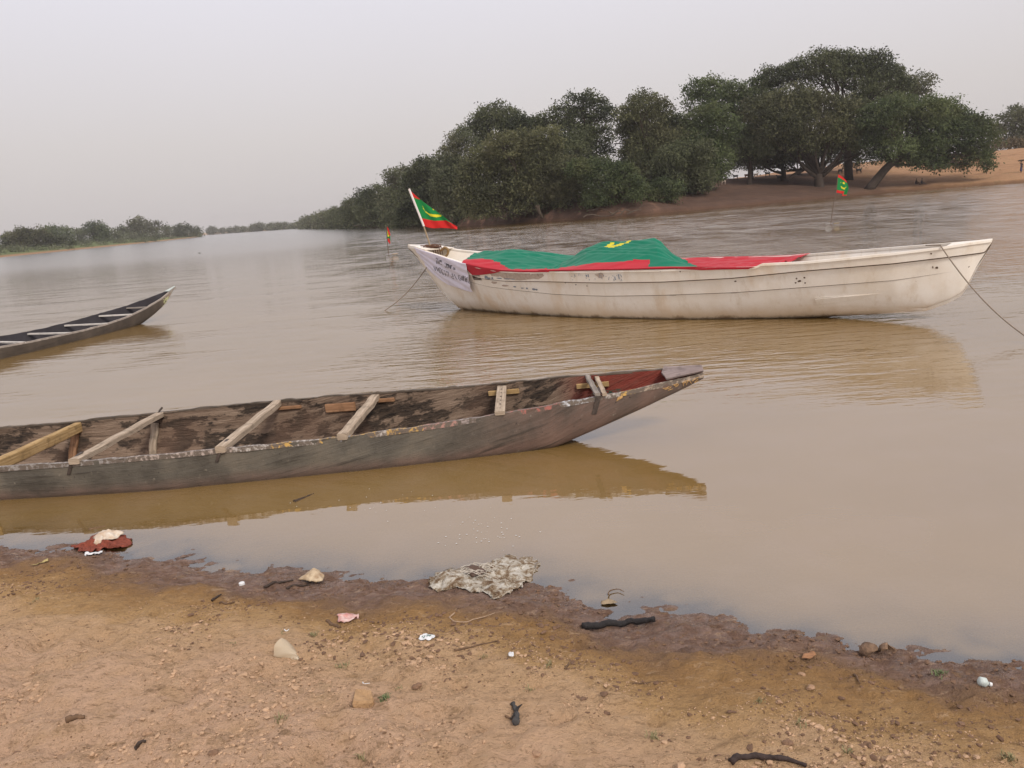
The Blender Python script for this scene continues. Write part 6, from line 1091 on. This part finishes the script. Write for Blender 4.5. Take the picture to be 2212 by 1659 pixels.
# clods, crumbs and foam: too many to count
bm = bmesh.new(); bmesh.ops.create_icosphere(bm, subdivisions=1, radius=1); iv = np.array([v_.co[:] for v_ in bm.verts]); ifa = np.array([[v_.index for v_ in f_.verts] for f_ in bm.faces]); bm.free()
def scatter(name, N, smin, smax, mat, clus, dmin, dmax, flat=.5, edge=0.0, pw=2.2):
    X_ = rng.uniform(-4.9, 3.2, N); Y_ = rng.uniform(1.7, 5.6, N); d = beach_d(X_, Y_); c = fbm(X_*1.7, Y_*2.1, 201, 3); c2 = fbm(X_*6, Y_*7, 211, 2); k_ = (d > dmin) & (d < dmax) & (c*.65+c2*.35 > rng.uniform(clus-.10, clus+.10, N)); X_ = X_[k_]; Y_ = Y_[k_]; n_ = len(X_)
    Z_ = beach_h(X_, Y_); s_ = smin+(smax-smin)*rng.random(n_)**pw; V_ = iv[None]*(1+rng.uniform(-.38, .38, (n_, len(iv), 1))); V_ = V_*s_[:, None, None]*np.stack([rng.uniform(.7, 1.5, n_), rng.uniform(.6, 1.1, n_), flat*rng.uniform(.6, 1.2, n_)], -1)[:, None]
    a_ = rng.uniform(0, 6.28, n_); ca, sa = np.cos(a_)[:, None], np.sin(a_)[:, None]; x_ = V_[..., 0]*ca-V_[..., 1]*sa; y_ = V_[..., 0]*sa+V_[..., 1]*ca; V_ = np.stack([x_+X_[:, None], y_+Y_[:, None], V_[..., 2]+Z_[:, None]+s_[:, None]*.12], -1).reshape(-1, 3)
    F_ = (ifa[None]+(np.arange(n_)*len(iv))[:, None, None]).reshape(-1, 3); return tag(fast_mesh(name, V_, F_, mat), kind='stuff')
M_CLOD = simple('dry_clod', (.48, .315, .20), .95, .35, 30, .004, .1, 'World'); M_CLODW = simple('wet_clod', (.17, .098, .06), .8, .4, 30, .004, .25, 'World'); M_CRUMB = simple('dark_crumb', (.20, .12, .07), .95, .4, 30, .003, .1, 'World')
scatter('sand_clods', 60000, .0025, .0145, M_CLOD, .55, .85, 9, .6, pw=3.4); scatter('mud_clods', 40000, .003, .013, M_CLODW, .49, .05, 1.2, .45, pw=2.6); scatter('dark_crumbs', 34000, .0016, .0060, M_CRUMB, .48, .3, 9, .5, pw=2.5); scatter('sand_grains', 90000, .0012, .0045, M_CLOD, .42, .7, 9, .8, pw=1.5)
fv = []; ff = []
for i in range(70):
    u, v = (random.gauss(1040, 50), random.gauss(1150, 22)) if i < 50 else (random.gauss(820, 90), random.gauss(1088, 16)); p = G(u, v, .003); r = random.uniform(.0015, .0038); b = len(fv); fv += [(p[0]+math.cos(t)*r*1.6, p[1]+math.sin(t)*r, .004) for t in np.linspace(0, 6.28, 7)[:-1]]; ff.append([b+j for j in range(6)])
tag(fast_mesh('foam_specks', fv, ff, M_WPL), kind='stuff')

# ------------------------------------------------------------ air
def haze():
    mb = MB(); x0, x1, y0, y1, z0, z1 = -1300, 900, -75, 2080, -3.2, 36; P = [(x, y, z) for z in (z0, z1) for x, y in ((x0, y0), (x1, y0), (x1, y1), (x0, y1))]; mb.add(P, [(0, 3, 2, 1), (4, 5, 6, 7), (0, 1, 5, 4), (1, 2, 6, 5), (2, 3, 7, 6), (3, 0, 4, 7)])
    m = bpy.data.materials.new('haze'); m.use_nodes = True; t = m.node_tree; t.nodes.clear(); o_ = t.nodes.new('ShaderNodeOutputMaterial'); v_ = t.nodes.new('ShaderNodeVolumePrincipled'); v_.inputs['Color'].default_value = (.90, .86, .86, 1); v_.inputs['Density'].default_value = .00026; v_.inputs['Anisotropy'].default_value = .2; t.links.new(v_.outputs[0], o_.inputs['Volume'])
    tag(mb.build('haze', m), kind='stuff')
haze()
